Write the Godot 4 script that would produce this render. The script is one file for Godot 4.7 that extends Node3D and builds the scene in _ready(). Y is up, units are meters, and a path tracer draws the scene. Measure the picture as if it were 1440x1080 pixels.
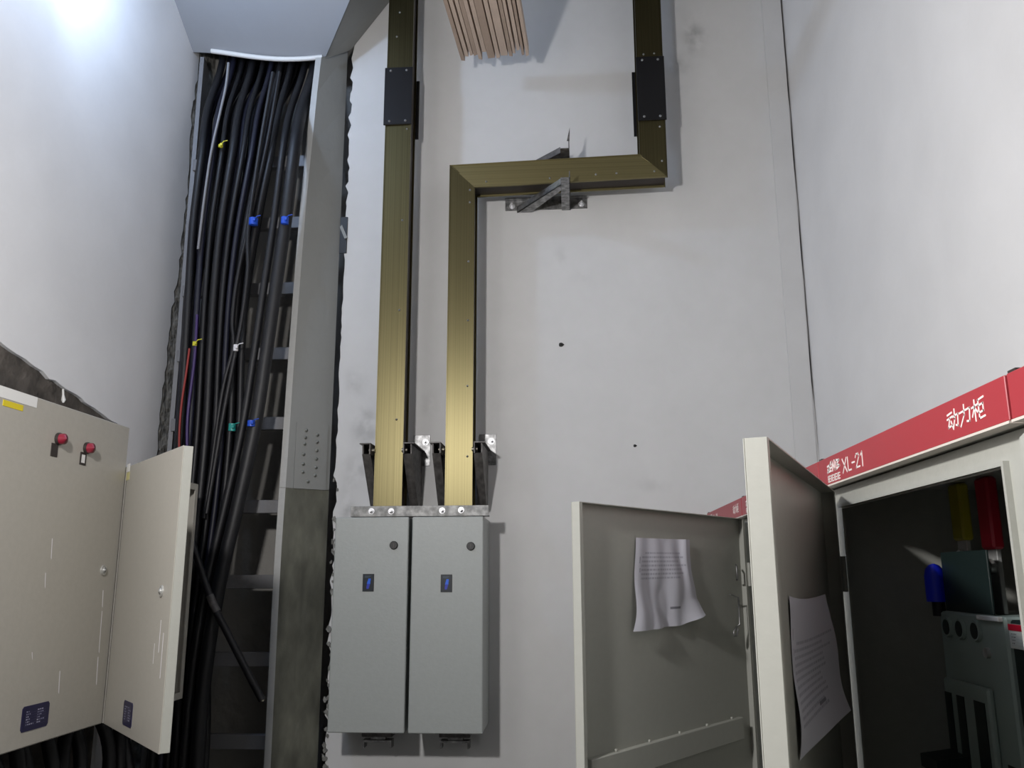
extends Node3D

# ---------------------------------------------------------------- mesh builder
class MB:
	var st := SurfaceTool.new()
	var xf := Transform3D.IDENTITY
	var flip := false
	var pend := []
	func _init(t := Transform3D.IDENTITY):
		st.begin(Mesh.PRIMITIVE_TRIANGLES)
		xf = t
		flip = t.basis.determinant() < 0.0
	func vert(p: Vector3, n: Vector3, uv := Vector2.ZERO):
		pend.append([xf * p, (xf.basis * n).normalized(), uv])
		if pend.size() == 3:
			for k in ([0, 2, 1] if flip else [0, 1, 2]):
				st.set_normal(pend[k][1])
				st.set_uv(pend[k][2])
				st.add_vertex(pend[k][0])
			pend.clear()
	func tri(a: Vector3, b: Vector3, c: Vector3, out: Vector3):
		var n := (b - a).cross(c - a)
		if n.length_squared() < 1e-18:
			return
		n = n.normalized()
		if n.dot(out) < 0.0:
			n = -n
			vert(a, n); vert(b, n); vert(c, n)
		else:
			vert(a, n); vert(c, n); vert(b, n)
	func face(pts: Array, out: Vector3):
		for i in range(1, pts.size() - 1):
			tri(pts[0], pts[i], pts[i + 1], out)
	# a quad that carries a picture: a lower left, b lower right, c upper right, d upper left as seen
	func sheet(a: Vector3, b: Vector3, c: Vector3, d: Vector3):
		var n := (b - a).cross(c - a).normalized()
		var u := [Vector2(0, 1), Vector2(1, 1), Vector2(1, 0), Vector2(0, 0)]
		var p := [a, b, c, d]
		for k in [0, 2, 1, 0, 3, 2]:
			vert(p[k], n, u[k])
	func box(lo: Vector3, hi: Vector3, c := 0.0):
		var m := (lo + hi) * 0.5
		var h := (hi - lo) * 0.5
		h = Vector3(absf(h.x), absf(h.y), absf(h.z))
		c = minf(c, minf(h.x, minf(h.y, h.z)) * 0.9)
		for ax in 3:
			var b1 := (ax + 1) % 3
			var b2 := (ax + 2) % 3
			for s in [-1, 1]:
				var q := []
				for w in [[-1, -1], [1, -1], [1, 1], [-1, 1]]:
					var p := Vector3.ZERO
					p[ax] = s * h[ax]
					p[b1] = w[0] * (h[b1] - c)
					p[b2] = w[1] * (h[b2] - c)
					q.append(m + p)
				var o := Vector3.ZERO
				o[ax] = s
				face(q, o)
		if c <= 0.0:
			return
		for ax in 3:
			var b1 := (ax + 1) % 3
			var b2 := (ax + 2) % 3
			for s1 in [-1, 1]:
				for s2 in [-1, 1]:
					var q := []
					for w in [[-1, 0], [1, 0], [1, 1], [-1, 1]]:
						var p := Vector3.ZERO
						p[ax] = w[0] * (h[ax] - c)
						p[b1] = s1 * (h[b1] - (0.0 if w[1] == 0 else c))
						p[b2] = s2 * (h[b2] - (c if w[1] == 0 else 0.0))
						q.append(m + p)
					var o := Vector3.ZERO
					o[b1] = s1
					o[b2] = s2
					face(q, o)
		for sx in [-1, 1]:
			for sy in [-1, 1]:
				for sz in [-1, 1]:
					var sg := Vector3(sx, sy, sz)
					var q := []
					for ax in 3:
						var p := Vector3.ZERO
						for k in 3:
							p[k] = sg[k] * (h[k] - (0.0 if k == ax else c))
						q.append(m + p)
					face(q, sg)
	# outline in the plane o + ax*x + ay*y, pushed along d
	func prism(poly: PackedVector2Array, o: Vector3, ax: Vector3, ay: Vector3, d: Vector3):
		var idx := Geometry2D.triangulate_polygon(poly)
		var p0 := []
		var p1 := []
		for v in poly:
			p0.append(o + ax * v.x + ay * v.y)
			p1.append(o + ax * v.x + ay * v.y + d)
		for i in range(0, idx.size(), 3):
			tri(p0[idx[i]], p0[idx[i + 1]], p0[idx[i + 2]], -d)
			tri(p1[idx[i]], p1[idx[i + 1]], p1[idx[i + 2]], d)
		var cw := -1.0 if Geometry2D.is_polygon_clockwise(poly) else 1.0
		for i in poly.size():
			var j := (i + 1) % poly.size()
			var e := poly[j] - poly[i]
			var n := (ax * e.y - ay * e.x) * cw
			face([p0[i], p0[j], p1[j], p1[i]], n)
	func tube(pts: Array, r, sides := 10, caps := true):
		var n := pts.size()
		var up := Vector3(0.123, 0.31, 0.94)
		var rings := []
		for i in n:
			var t: Vector3 = (pts[mini(i + 1, n - 1)] - pts[maxi(i - 1, 0)]).normalized()
			var u := (up - t * up.dot(t)).normalized()
			up = u
			var v := t.cross(u)
			var rr: float = r[i] if r is Array else r
			var ring := []
			for k in sides:
				var a := TAU * k / sides
				var d := u * cos(a) + v * sin(a)
				ring.append([pts[i] + d * rr, d])
			rings.append(ring)
		for i in n - 1:
			for k in sides:
				var k2 := (k + 1) % sides
				var q := [rings[i][k], rings[i][k2], rings[i + 1][k2], rings[i + 1][k]]
				for j in [0, 2, 1, 0, 3, 2]:
					vert(q[j][0], q[j][1])
		if caps:
			for e in [0, n - 1]:
				var t: Vector3 = (pts[1] - pts[0]) if e == 0 else (pts[n - 1] - pts[n - 2])
				var o := -t if e == 0 else t
				var q := []
				for k in sides:
					q.append(rings[e][k][0])
				face(q, o)
	func cyl(a: Vector3, b: Vector3, r: float, sides := 16, bevel := 0.0):
		if bevel > 0.0:
			var d := (b - a).normalized() * bevel
			tube([a, b - d, b], [r, r, r - bevel], sides)
		else:
			tube([a, b], r, sides)
	func dome(c: Vector3, n: Vector3, r: float, h: float, sides := 14):
		var pts := []
		var rs := []
		for i in 7:
			var a := PI * 0.5 * i / 6.0
			pts.append(c + n * h * sin(a))
			rs.append(maxf(r * cos(a), 0.0004))
		tube(pts, rs, sides)

# ---------------------------------------------------------------- node helpers
var used := {}
func numbered(called: String) -> String:
	if not used.has(called):
		used[called] = 0
		return called
	used[called] += 1
	return "%s_%03d" % [called, used[called]]
func origin_of(n: Node) -> Vector3:
	var p := Vector3.ZERO
	while n != null and n != self:
		p += n.position
		n = n.get_parent()
	return p
func obj(called: String, mb: MB, m: Material, parent: Node = self) -> MeshInstance3D:
	var o := MeshInstance3D.new()
	o.name = numbered(called) if parent == self else called
	o.mesh = mb.st.commit()
	o.material_override = m
	o.cast_shadow = GeometryInstance3D.SHADOW_CASTING_SETTING_ON
	parent.add_child(o, true)
	if parent != self:
		o.position = -origin_of(parent)
	return o
func thing(called: String, label: String, category: String, at: Vector3, group := "") -> Node3D:
	var o := Node3D.new()
	o.name = numbered(called)
	add_child(o, true)
	o.position = at
	return tag(o, label, category, group)
func tag(o: Node3D, label: String, category: String, group := "") -> Node3D:
	o.set_meta("label", label)
	o.set_meta("category", category)
	if group:
		o.set_meta("group", group)
	return o
func struct(called: String, mb: MB, m: Material, label: String, category: String) -> MeshInstance3D:
	var o := obj(called, mb, m)
	o.set_meta("kind", "structure")
	tag(o, label, category)
	return o
func one_box(lo: Vector3, hi: Vector3, c := 0.0) -> MB:
	var b := MB.new()
	b.box(lo, hi, c)
	return b

# ---------------------------------------------------------------- materials
var rng := RandomNumberGenerator.new()
func noise_img(seed_: int, freq: float, size: int, lo: float, hi: float, oct := 4, pw := 1.0) -> Image:
	var f := FastNoiseLite.new()
	f.seed = seed_
	f.frequency = freq
	f.fractal_octaves = oct
	var im := f.get_seamless_image(size, size)
	im.convert(Image.FORMAT_RGB8)
	for y in size:
		for x in size:
			var v: float = lo + (hi - lo) * pow(im.get_pixel(x, y).r, pw)
			im.set_pixel(x, y, Color(v, v, v))
	return im
func brush_img(seed_: int, size: int, lo: float, hi: float, along_v: bool) -> Image:
	var r := RandomNumberGenerator.new()
	r.seed = seed_
	var im := Image.create(size, size, false, Image.FORMAT_RGB8)
	var row := []
	for i in size:
		row.append(r.randf())
	for y in size:
		for x in size:
			var i := x if along_v else y
			var v: float = row[i] * 0.6 + row[(i + 1) % size] * 0.4
			v = lo + (hi - lo) * v
			im.set_pixel(x, y, Color(v, v, v))
	return im
func tex(im: Image) -> ImageTexture:
	im.generate_mipmaps()
	return ImageTexture.create_from_image(im)
func bump(im: Image, s: float) -> ImageTexture:
	var b: Image = im.duplicate()
	b.clear_mipmaps()
	b.bump_map_to_normal_map(s)
	return tex(b)
func mat(c: Color, rough := 0.6, metal := 0.0) -> StandardMaterial3D:
	var m := StandardMaterial3D.new()
	m.albedo_color = c
	m.roughness = rough
	m.metallic = metal
	return m
func tri_mat(c: Color, rough: float, metal: float, albedo: Texture2D, normal: Texture2D, scale_: Vector3, nscale := 0.5) -> StandardMaterial3D:
	var m := mat(c, rough, metal)
	m.uv1_triplanar = true
	m.uv1_world_triplanar = true
	m.uv1_scale = scale_
	if albedo:
		m.albedo_texture = albedo
	if normal:
		m.normal_enabled = true
		m.normal_texture = normal
		m.normal_scale = nscale
	return m
func pic(im: Image, rough := 0.6) -> StandardMaterial3D:
	var m := mat(Color.WHITE, rough)
	m.albedo_texture = tex(im)
	return m

var M := {}
func make_materials():
	var fine := noise_img(3, 0.03, 256, 0.975, 1.0)
	var blot := noise_img(5, 0.012, 256, 0.965, 1.0, 5)
	var rough_im := noise_img(9, 0.02, 256, 0.55, 1.0, 6)
	var grime := noise_img(21, 0.008, 256, 0.45, 1.0, 6)
	var t_fine := tex(fine)
	var t_blot := tex(blot)
	var t_rough := tex(rough_im)
	var t_grime := tex(grime)
	var n_fine := bump(noise_img(7, 0.06, 256, 0.0, 1.0, 3), 1.5)
	var n_rough := bump(noise_img(9, 0.02, 256, 0.0, 1.0, 6), 6.0)
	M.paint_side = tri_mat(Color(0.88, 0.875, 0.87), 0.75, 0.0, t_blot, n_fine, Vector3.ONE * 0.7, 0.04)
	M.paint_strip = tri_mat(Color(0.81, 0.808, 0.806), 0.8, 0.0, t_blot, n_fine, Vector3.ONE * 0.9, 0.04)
	M.soffit = tri_mat(Color(0.60, 0.61, 0.63), 0.85, 0.0, t_blot, n_fine, Vector3.ONE * 0.6, 0.2)
	M.concrete = tri_mat(Color(0.50, 0.48, 0.45), 0.95, 0.0, t_rough, n_rough, Vector3.ONE * 2.2, 1.0)
	M.dark_concrete = tri_mat(Color(0.43, 0.405, 0.38), 0.95, 0.0, t_rough, n_rough, Vector3.ONE * 1.6, 0.8)
	M.plaster_lump = tri_mat(Color(0.66, 0.66, 0.64), 0.9, 0.0, t_rough, n_rough, Vector3.ONE * 4.0, 1.0)
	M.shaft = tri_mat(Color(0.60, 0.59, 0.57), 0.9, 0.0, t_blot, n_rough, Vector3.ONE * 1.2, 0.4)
	M.floor = tri_mat(Color(0.34, 0.34, 0.335), 0.7, 0.0, t_rough, n_rough, Vector3.ONE * 1.0, 0.3)
	M.ceiling = tri_mat(Color(0.30, 0.30, 0.30), 0.9, 0.0, t_rough, n_rough, Vector3.ONE * 0.8, 0.4)
	M.box_grey = tri_mat(Color(0.64, 0.655, 0.645), 0.45, 0.0, t_fine, n_fine, Vector3.ONE * 5.0, 0.12)
	M.cab = tri_mat(Color(0.67, 0.672, 0.642), 0.42, 0.0, t_fine, n_fine, Vector3.ONE * 5.0, 0.12)
	M.cab_left = tri_mat(Color(0.69, 0.675, 0.64), 0.42, 0.0, t_fine, n_fine, Vector3.ONE * 5.0, 0.12)
	M.rail = tri_mat(Color(0.56, 0.565, 0.555), 0.6, 0.15, t_blot, n_fine, Vector3(3.0, 1.2, 3.0), 0.2)
	M.rail_dirty = tri_mat(Color(0.50, 0.50, 0.45), 0.7, 0.15, t_grime, n_rough, Vector3(5.0, 1.4, 5.0), 0.3)
	M.rung = tri_mat(Color(0.50, 0.50, 0.51), 0.5, 0.2, t_fine, n_fine, Vector3.ONE * 4.0, 0.2)
	M.zinc = tri_mat(Color(0.72, 0.72, 0.72), 0.42, 0.85, t_rough, n_fine, Vector3.ONE * 6.0, 0.2)
	M.steel_dark = tri_mat(Color(0.47, 0.455, 0.445), 0.5, 0.25, t_rough, n_fine, Vector3.ONE * 6.0, 0.2)
	M.bolt = mat(Color(0.86, 0.86, 0.87), 0.35, 0.45)
	M.bar_light = tri_mat(Color(0.68, 0.68, 0.67), 0.45, 0.2, t_rough, n_fine, Vector3.ONE * 5.0, 0.15)
	M.lip = tri_mat(Color(0.68, 0.68, 0.67), 0.5, 0.1, t_fine, n_fine, Vector3.ONE * 4.0, 0.2)  # lighter copy of the rail steel; light on the front-facing lip put into colour
	M.splice_bolt = mat(Color(0.66, 0.66, 0.63), 0.4, 0.2)
	M.edge_concrete_lit = tri_mat(Color(0.75, 0.74, 0.715), 0.95, 0.0, t_rough, n_rough, Vector3.ONE * 3.0, 1.2)  # concrete paled to replace light that does not reach this strip
	M.paint_left_lit = tri_mat(Color(0.94, 0.938, 0.94), 0.75, 0.0, t_blot, n_fine, Vector3.ONE * 0.7, 0.04)  # lighter copy of the wall paint, making up for light missing on this wall
	M.bolt_dull = mat(Color(0.55, 0.53, 0.48), 0.4, 0.8)
	var bv := brush_img(31, 512, 0.86, 1.0, true)
	var bh := brush_img(33, 512, 0.86, 1.0, false)
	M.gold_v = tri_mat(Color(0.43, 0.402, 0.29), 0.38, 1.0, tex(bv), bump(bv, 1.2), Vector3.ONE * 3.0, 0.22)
	M.gold_h_sheen = tri_mat(Color(0.55, 0.515, 0.37), 0.48, 1.0, tex(bh), bump(bh, 1.2), Vector3.ONE * 3.0, 0.5)  # paler gold than the risers, the cross run's brighter sheen painted in
	M.bus_core = mat(Color(0.20, 0.17, 0.15), 0.55, 0.4)
	M.cover = mat(Color(0.14, 0.138, 0.145), 0.42, 0.5)
	M.cable = tri_mat(Color(0.06, 0.06, 0.075), 0.5, 0.0, null, n_fine, Vector3.ONE * 3.0, 0.2)
	M.cable_blue = mat(Color(0.075, 0.08, 0.14), 0.5)
	M.cable_red = mat(Color(0.55, 0.16, 0.14), 0.5)
	M.cable_purple = mat(Color(0.22, 0.15, 0.36), 0.45)
	M.tie_blue = mat(Color(0.10, 0.30, 0.75), 0.4)
	M.tie_teal = mat(Color(0.12, 0.55, 0.52), 0.4)
	M.tag_yellow = mat(Color(0.80, 0.78, 0.20), 0.5)
	M.tag_white = mat(Color(0.85, 0.84, 0.85), 0.5)
	M.white = mat(Color(0.90, 0.90, 0.89), 0.45)
	M.black = mat(Color(0.05, 0.05, 0.055), 0.45)
	M.red_glass = mat(Color(0.55, 0.09, 0.19), 0.2)
	M.red_glass.clearcoat_enabled = true
	M.red_glass.clearcoat = 0.8
	M.bezel = mat(Color(0.24, 0.22, 0.21), 0.4, 0.3)
	M.header = mat(Color(0.64, 0.205, 0.235), 0.4)
	M.header_edge = mat(Color(0.84, 0.80, 0.76), 0.4)
	M.letter = mat(Color(0.94, 0.90, 0.88), 0.5)
	M.tape_yellow = mat(Color(0.86, 0.78, 0.16), 0.5)
	M.tape_pale = mat(Color(0.80, 0.77, 0.55), 0.5)
	M.chrome = mat(Color(0.80, 0.80, 0.79), 0.28, 0.6)
	M.slat = tri_mat(Color(0.80, 0.72, 0.66), 0.85, 0.0, t_blot, n_rough, Vector3(8.0, 8.0, 1.5), 0.3)
	M.slat2 = tri_mat(Color(0.70, 0.62, 0.56), 0.85, 0.0, t_blot, n_rough, Vector3(9.0, 9.0, 1.3), 0.3)
	M.breaker = mat(Color(0.60, 0.66, 0.64), 0.4)
	M.breaker_dark = mat(Color(0.10, 0.15, 0.145), 0.4)
	M.sleeve_yellow = mat(Color(0.66, 0.62, 0.12), 0.45)
	M.sleeve_red = mat(Color(0.70, 0.06, 0.18), 0.45)
	M.cap_blue = mat(Color(0.08, 0.16, 0.85), 0.35)
	var si := Image.create(40, 60, false, Image.FORMAT_RGB8)
	si.fill(Color(0.06, 0.10, 0.14))
	for y in 60:
		for x in 40:
			var cx := 21.0 - (y - 32.0) * 0.18
			if absf(x - cx) < 6.5 - absf(y - 32.0) * 0.12 and y > 14 and y < 52:
				si.set_pixel(x, y, Color(0.12, 0.38, 0.85) if y < 34 else Color(0.15, 0.20, 0.66))
	for k in 4:
		si.fill_rect(Rect2i(6, 5 + k * 2, 26 - k * 3, 1), Color(0.25, 0.33, 0.40))
	sticker_mat = pic(si, 0.35)
	M.lamp_cool = mat(Color(0.9, 0.94, 1.0), 0.5)
	M.lamp_cool.emission_enabled = true
	M.lamp_cool.emission = Color(0.86, 0.92, 1.0)
	M.lamp_cool.emission_energy_multiplier = 2.0
	M.lamp_warm = mat(Color(1.0, 0.98, 0.95), 0.5)
	M.lamp_warm.emission_enabled = true
	M.lamp_warm.emission = Color(1.0, 0.97, 0.92)
	M.lamp_warm.emission_energy_multiplier = 2.0

func wall_picture() -> Image:
	# paint on the back wall: faint roller blotches and the smudges and scuffs seen on it; 1.98 m x 4.7 m
	var w := 512
	var h := 1216
	var f := FastNoiseLite.new()
	f.seed = 77
	f.frequency = 0.006
	f.fractal_octaves = 5
	var g := FastNoiseLite.new()
	g.seed = 78
	g.frequency = 0.05
	var im := Image.create(w, h, false, Image.FORMAT_RGB8)
	# x, y (metres), rx, ry, strength
	var sm := [[0.58, 3.93, 0.05, 0.09, 0.16], [0.50, 3.78, 0.06, 0.05, 0.10], [0.48, 3.65, 0.06, 0.03, 0.06], [-0.86, 2.16, 0.06, 0.08, 0.14],
		[-0.90, 1.98, 0.05, 0.07, 0.10], [-0.92, 2.35, 0.05, 0.06, 0.08], [-0.60, 2.25, 0.03, 0.05, 0.08], [-0.04, 2.88, 0.03, 0.05, 0.05], [0.05, 2.80, 0.05, 0.03, 0.04],
		[-0.93, 1.80, 0.03, 0.12, 0.12], [-0.30, 2.25, 0.10, 0.03, 0.03], [0.3, 1.9, 0.08, 0.03, 0.04]]
	for y in h:
		for x in w:
			var mx: float = -1.0 + 1.98 * x / w
			var my: float = 4.7 * (1.0 - float(y) / h)
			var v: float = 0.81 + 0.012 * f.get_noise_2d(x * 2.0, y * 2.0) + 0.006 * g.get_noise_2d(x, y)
			for s in sm:
				var dx: float = (mx - s[0]) / s[2]
				var dy: float = (my - s[1]) / s[3]
				var d: float = dx * dx + dy * dy
				if d < 4.0:
					var k: float = clampf(0.5 + 1.1 * g.get_noise_2d(x * 0.8 + 200.0, y * 0.8), 0.0, 1.0)
					v -= s[4] * k * exp(-d * 1.2)
			im.set_pixel(x, y, Color(v, v * 0.998, v * 0.995))
	return im

# ---------------------------------------------------------------- scene
const WZ := -3.5      # face of the back wall
const LX := -1.75     # face of the left wall
const RX := 0.98      # face of the right wall
const CEIL := 4.7
const SOF := 4.076

func _ready():
	rng.seed = 12345
	# camera
	var cam := Camera3D.new()
	cam.name = "camera"
	add_child(cam)
	cam.position = Vector3(0, 1.55, 0)
	cam.rotation_degrees = Vector3(12.52, 4.08, -0.19)
	cam.fov = rad_to_deg(2.0 * atan(540.0 / 1210.0))
	cam.near = 0.02
	cam.current = true
	# environment: a closed room, no sky
	var env := Environment.new()
	env.background_mode = Environment.BG_COLOR
	env.background_color = Color(0, 0, 0)
	env.tonemap_mode = Environment.TONE_MAPPER_LINEAR
	env.tonemap_exposure = 1.0
	env.sdfgi_enabled = true
	env.ssao_enabled = true
	env.ssil_enabled = true
	var we := WorldEnvironment.new()
	we.name = "environment"
	we.environment = env
	add_child(we)

	make_materials()
	lamps()
	room()
	left_cabinets()
	right_cabinets()
	cable_ladder()
	cables()
	feeder_boxes()
	busways()
	supports()
	overhead_slats()
	small_wall_bits()

func lamps():
	# pendant lamp over the aisle, above the picture
	var p := Vector3(-0.80, 2.38, -0.52)
	var t := thing("pendant_lamp", "round white bulb hanging on a cord above the aisle", "lamp", p)
	var b := MB.new()
	b.tube([p + Vector3(0, -0.06, 0), p + Vector3(0, -0.052, 0), p + Vector3(0, -0.03, 0), p, p + Vector3(0, 0.03, 0), p + Vector3(0, 0.06, 0)], [0.004, 0.03, 0.052, 0.06, 0.052, 0.025], 20)
	obj("bulb", b, M.lamp_warm, t)
	b = MB.new()
	b.cyl(p + Vector3(0, 0.06, 0), p + Vector3(0, 0.12, 0), 0.024)
	obj("socket", b, M.black, t)
	b = MB.new()
	b.tube([p + Vector3(0, 0.12, 0), Vector3(p.x, CEIL, p.z)], 0.006, 8)
	obj("cord", b, M.black, t)
	var l := OmniLight3D.new()
	l.name = "pendant_light"
	add_child(l)
	l.position = p
	l.light_color = Color(1.0, 0.99, 0.985)
	l.light_energy = 3.2
	l.light_size = 0.06
	l.omni_range = 12.0
	l.omni_attenuation = 2.0
	l.shadow_enabled = true
	# cool tube lamp held off the left wall, just above the picture
	var q := Vector3(LX + 0.26, 3.80, -2.40)
	t = thing("wall_tube_lamp", "short cool white tube lamp held off the left wall", "lamp", Vector3(LX, 3.8, q.z))
	for y in [3.70, 3.90]:
		obj("holder", one_box(Vector3(LX, y - 0.012, q.z - 0.012), Vector3(q.x - 0.027, y + 0.012, q.z + 0.012), 0.002), M.white, t)
	b = MB.new()
	b.cyl(Vector3(q.x, 3.685, q.z), Vector3(q.x, 3.915, q.z), 0.030, 16, 0.003)
	obj("tube", b, M.lamp_cool, t)
	l = OmniLight3D.new()
	l.name = "wall_tube_light"
	add_child(l)
	l.position = q
	l.light_color = Color(0.76, 0.86, 1.0)
	l.light_energy = 0.52
	l.light_size = 0.05
	l.omni_range = 12.0
	l.omni_attenuation = 2.0
	l.shadow_enabled = true

func jag(a: Vector2, b: Vector2, n: int, amp: float, r: RandomNumberGenerator) -> Array:
	var out := []
	var d := (b - a).normalized()
	var s := Vector2(-d.y, d.x)
	for i in range(0, n + 1):
		var t := float(i) / n
		var k := 0.0 if (i == 0 or i == n) else r.randf_range(-amp, amp)
		out.append(a.lerp(b, t) + s * k)
	return out

func room():
	var r := RandomNumberGenerator.new()
	r.seed = 4
	struct("floor", one_box(Vector3(-2.1, -0.1, -4.0), Vector3(1.3, 0.0, 4.7)), M.floor, "grey cement screed floor of the switch room", "floor")
	struct("ceiling", one_box(Vector3(-2.1, CEIL, -4.0), Vector3(1.3, CEIL + 0.1, 4.7)), M.ceiling, "grey concrete ceiling high above the switchgear", "ceiling")
	# back wall with a broken left edge at the cable shaft and a wavering crack at the right corner
	var poly := PackedVector2Array()
	var le := []
	var y := 0.0
	while y < CEIL:
		var amp := 0.009 if y < 2.0 else (0.004 if y < 3.2 else 0.008)
		var bx := -0.982 if y < 1.95 else -0.985
		le.append(Vector2(bx + r.randf_range(-amp, amp), y))
		y += r.randf_range(0.018, 0.05)
	le.append(Vector2(-0.985, CEIL))
	var re := []
	y = 0.0
	while y < CEIL:
		re.append(Vector2(RX - 0.0055 + r.randf_range(-0.0022, 0.0022) + (0.004 if y < 2.3 else 0.0), y))
		y += 0.11
	re.append(Vector2(RX - 0.006, CEIL))
	re.reverse()
	for v in le: poly.append(v)
	for v in re: poly.append(v)
	var b := MB.new()
	var wp := pic(wall_picture(), 0.8)
	wp.uv1_scale = Vector3(1, 1, 1)
	# front face carries its own picture coordinates
	var idx := Geometry2D.triangulate_polygon(poly)
	for k in range(0, idx.size(), 3):
		var q := [poly[idx[k]], poly[idx[k + 1]], poly[idx[k + 2]]]
		if (q[1] - q[0]).cross(q[2] - q[0]) > 0.0:
			q = [q[0], q[2], q[1]]
		for v in q:
			b.vert(Vector3(v.x, v.y, WZ), Vector3(0, 0, 1), Vector2((v.x + 1.0) / 1.98, 1.0 - v.y / 4.7))
	for i in poly.size():
		var j := (i + 1) % poly.size()
		var pa := poly[i]
		var pb := poly[j]
		var n := Vector3(-1, 0, 0) if pa.x < 0.0 and pb.x < 0.0 else Vector3(1, 0, 0)
		if absf(pa.y - pb.y) < 1e-5:
			continue
		var nn := Vector3((pb.y - pa.y), -(pb.x - pa.x), 0).normalized()
		if nn.dot(n) < 0.0:
			nn = -nn
		var uva := Vector2((pa.x + 1.0) / 1.98, 1.0 - pa.y / 4.7)
		var uvb := Vector2((pb.x + 1.0) / 1.98, 1.0 - pb.y / 4.7)
		var a0 := Vector3(pa.x, pa.y, WZ)
		var b0 := Vector3(pb.x, pb.y, WZ)
		var dz := Vector3(0, 0, -0.03)
		var quad := [[a0, uva], [b0, uvb], [b0 + dz, uvb], [a0, uva], [b0 + dz, uvb], [a0 + dz, uva]]
		for e in quad:
			b.vert(e[0], nn, e[1])
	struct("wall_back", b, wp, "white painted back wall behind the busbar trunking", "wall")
	struct("wall_back_core", one_box(Vector3(-0.955, 0, -3.66), Vector3(1.3, CEIL, WZ - 0.031)), M.concrete, "bare masonry edge of the back wall at the cable shaft", "wall")
	# rough plaster crumbs along the shaft edge
	b = MB.new()
	for i in 40:
		var yy := r.randf_range(0.75, 1.95)
		var c := Vector3(-0.977 + r.randf_range(-0.012, 0.006), yy, WZ - 0.004)
		var s := r.randf_range(0.004, 0.010)
		var pts := PackedVector2Array()
		for k in 6:
			var a := TAU * k / 6.0
			pts.append(Vector2(cos(a), sin(a) * 1.5) * s * r.randf_range(0.5, 1.3))
		b.prism(pts, c, Vector3.RIGHT, Vector3.UP, Vector3(0, 0, r.randf_range(0.006, 0.014)))
	struct("trim_2", b, M.plaster_lump, "crumbled plaster lumps along the edge of the cable shaft", "plaster")
	# shallow raised strip beside the right corner, painted like the back wall
	struct("trim_1", one_box(Vector3(0.887, 0, WZ), Vector3(RX - 0.009, CEIL, WZ + 0.006), 0.001), M.paint_strip, "slightly raised vertical strip of wall beside the right corner", "wall strip")
	# right wall and the wall behind the camera
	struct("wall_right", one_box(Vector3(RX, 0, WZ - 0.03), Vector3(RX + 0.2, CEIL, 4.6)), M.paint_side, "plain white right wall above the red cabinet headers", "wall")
	struct("wall_rear", one_box(Vector3(-2.0, 0, 4.5), Vector3(1.2, CEIL, 4.7)), M.concrete, "bare concrete wall far behind the viewer", "wall")
	# left wall: concrete core with a plaster coat that is broken off beside the shaft and over the cabinets
	struct("wall_left_core", one_box(Vector3(LX - 0.25, 0, -3.95), Vector3(LX - 0.014, CEIL, 4.6)), M.dark_concrete, "bare grey concrete left unpainted above the left cabinets", "wall")
	struct("wall_left_edge", one_box(Vector3(LX - 0.0139, 0, -3.755), Vector3(LX - 0.006, CEIL, -3.44)), M.edge_concrete_lit, "rough bare concrete strip between the left wall and the cable ladder", "wall")
	var z := []
	for v in [Vector2(4.52, 0), Vector2(4.52, CEIL), Vector2(-3.56, CEIL)]: z.append(v)
	var ctrl := [Vector2(-3.56, CEIL), Vector2(-3.56, 3.75), Vector2(-3.535, 3.68), Vector2(-3.56, 3.2), Vector2(-3.545, 2.9), Vector2(-3.505, 2.66), Vector2(-3.49, 2.3), Vector2(-3.485, 2.0), Vector2(-3.48, 0.0)]
	for i in ctrl.size() - 1:
		var seg := jag(ctrl[i], ctrl[i + 1], maxi(3, int(ctrl[i].distance_to(ctrl[i + 1]) / 0.035)), 0.012, r)
		for k in range(1, seg.size()): z.append(seg[k])
	z.append(Vector2(-3.22, 0.0))
	z.append(Vector2(-3.225, 1.9))
	var top := jag(Vector2(-3.215, 2.115), Vector2(-2.92, 2.163), 9, 0.005, r) + jag(Vector2(-2.90, 2.172), Vector2(-2.70, 2.198), 6, 0.007, r) + jag(Vector2(-2.66, 2.215), Vector2(-1.2, 2.46), 30, 0.005, r)
	for v in top: z.append(v)
	z.append(Vector2(-1.2, 0.0))
	b = MB.new()
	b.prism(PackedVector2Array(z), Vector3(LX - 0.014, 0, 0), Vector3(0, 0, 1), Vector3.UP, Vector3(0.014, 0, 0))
	struct("wall_left", b, M.paint_left_lit, "white painted left wall with a broken edge at the cable shaft", "wall")
	# paint drip hanging over the bare patch
	b = MB.new()
	b.tube([Vector3(LX - 0.012, 2.185, -2.80), Vector3(LX - 0.011, 2.165, -2.803), Vector3(LX - 0.009, 2.148, -2.805), Vector3(LX - 0.010, 2.138, -2.806)], [0.004, 0.004, 0.008, 0.003], 8)
	struct("trim_3", b, M.white, "small white paint drip on the bare concrete above the left cabinet", "paint drip")
	# shaft behind the ladder
	struct("wall_shaft", one_box(Vector3(LX - 0.2, 0, -3.86), Vector3(-0.90, CEIL, -3.76)), M.shaft, "grey rear wall of the cable shaft behind the ladder rungs", "wall")
	# low soffit over the left half with a splayed right side, meeting the back wall
	var A := Vector3(LX - 0.01, 4.10, -3.25)
	var B := Vector3(LX - 0.01, 3.96, -3.50)
	var C := Vector3(-1.095, 3.888, -3.50)
	var P2 := Vector3(-0.862, 4.062, -3.143)
	var nearz := 4.55
	b = MB.new()
	b.face([A, P2, C, B], Vector3(0, -1, 0.6))
	b.face([A, Vector3(LX - 0.01, 4.10, nearz), Vector3(-0.80, 4.10, nearz), P2], Vector3.DOWN)
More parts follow.
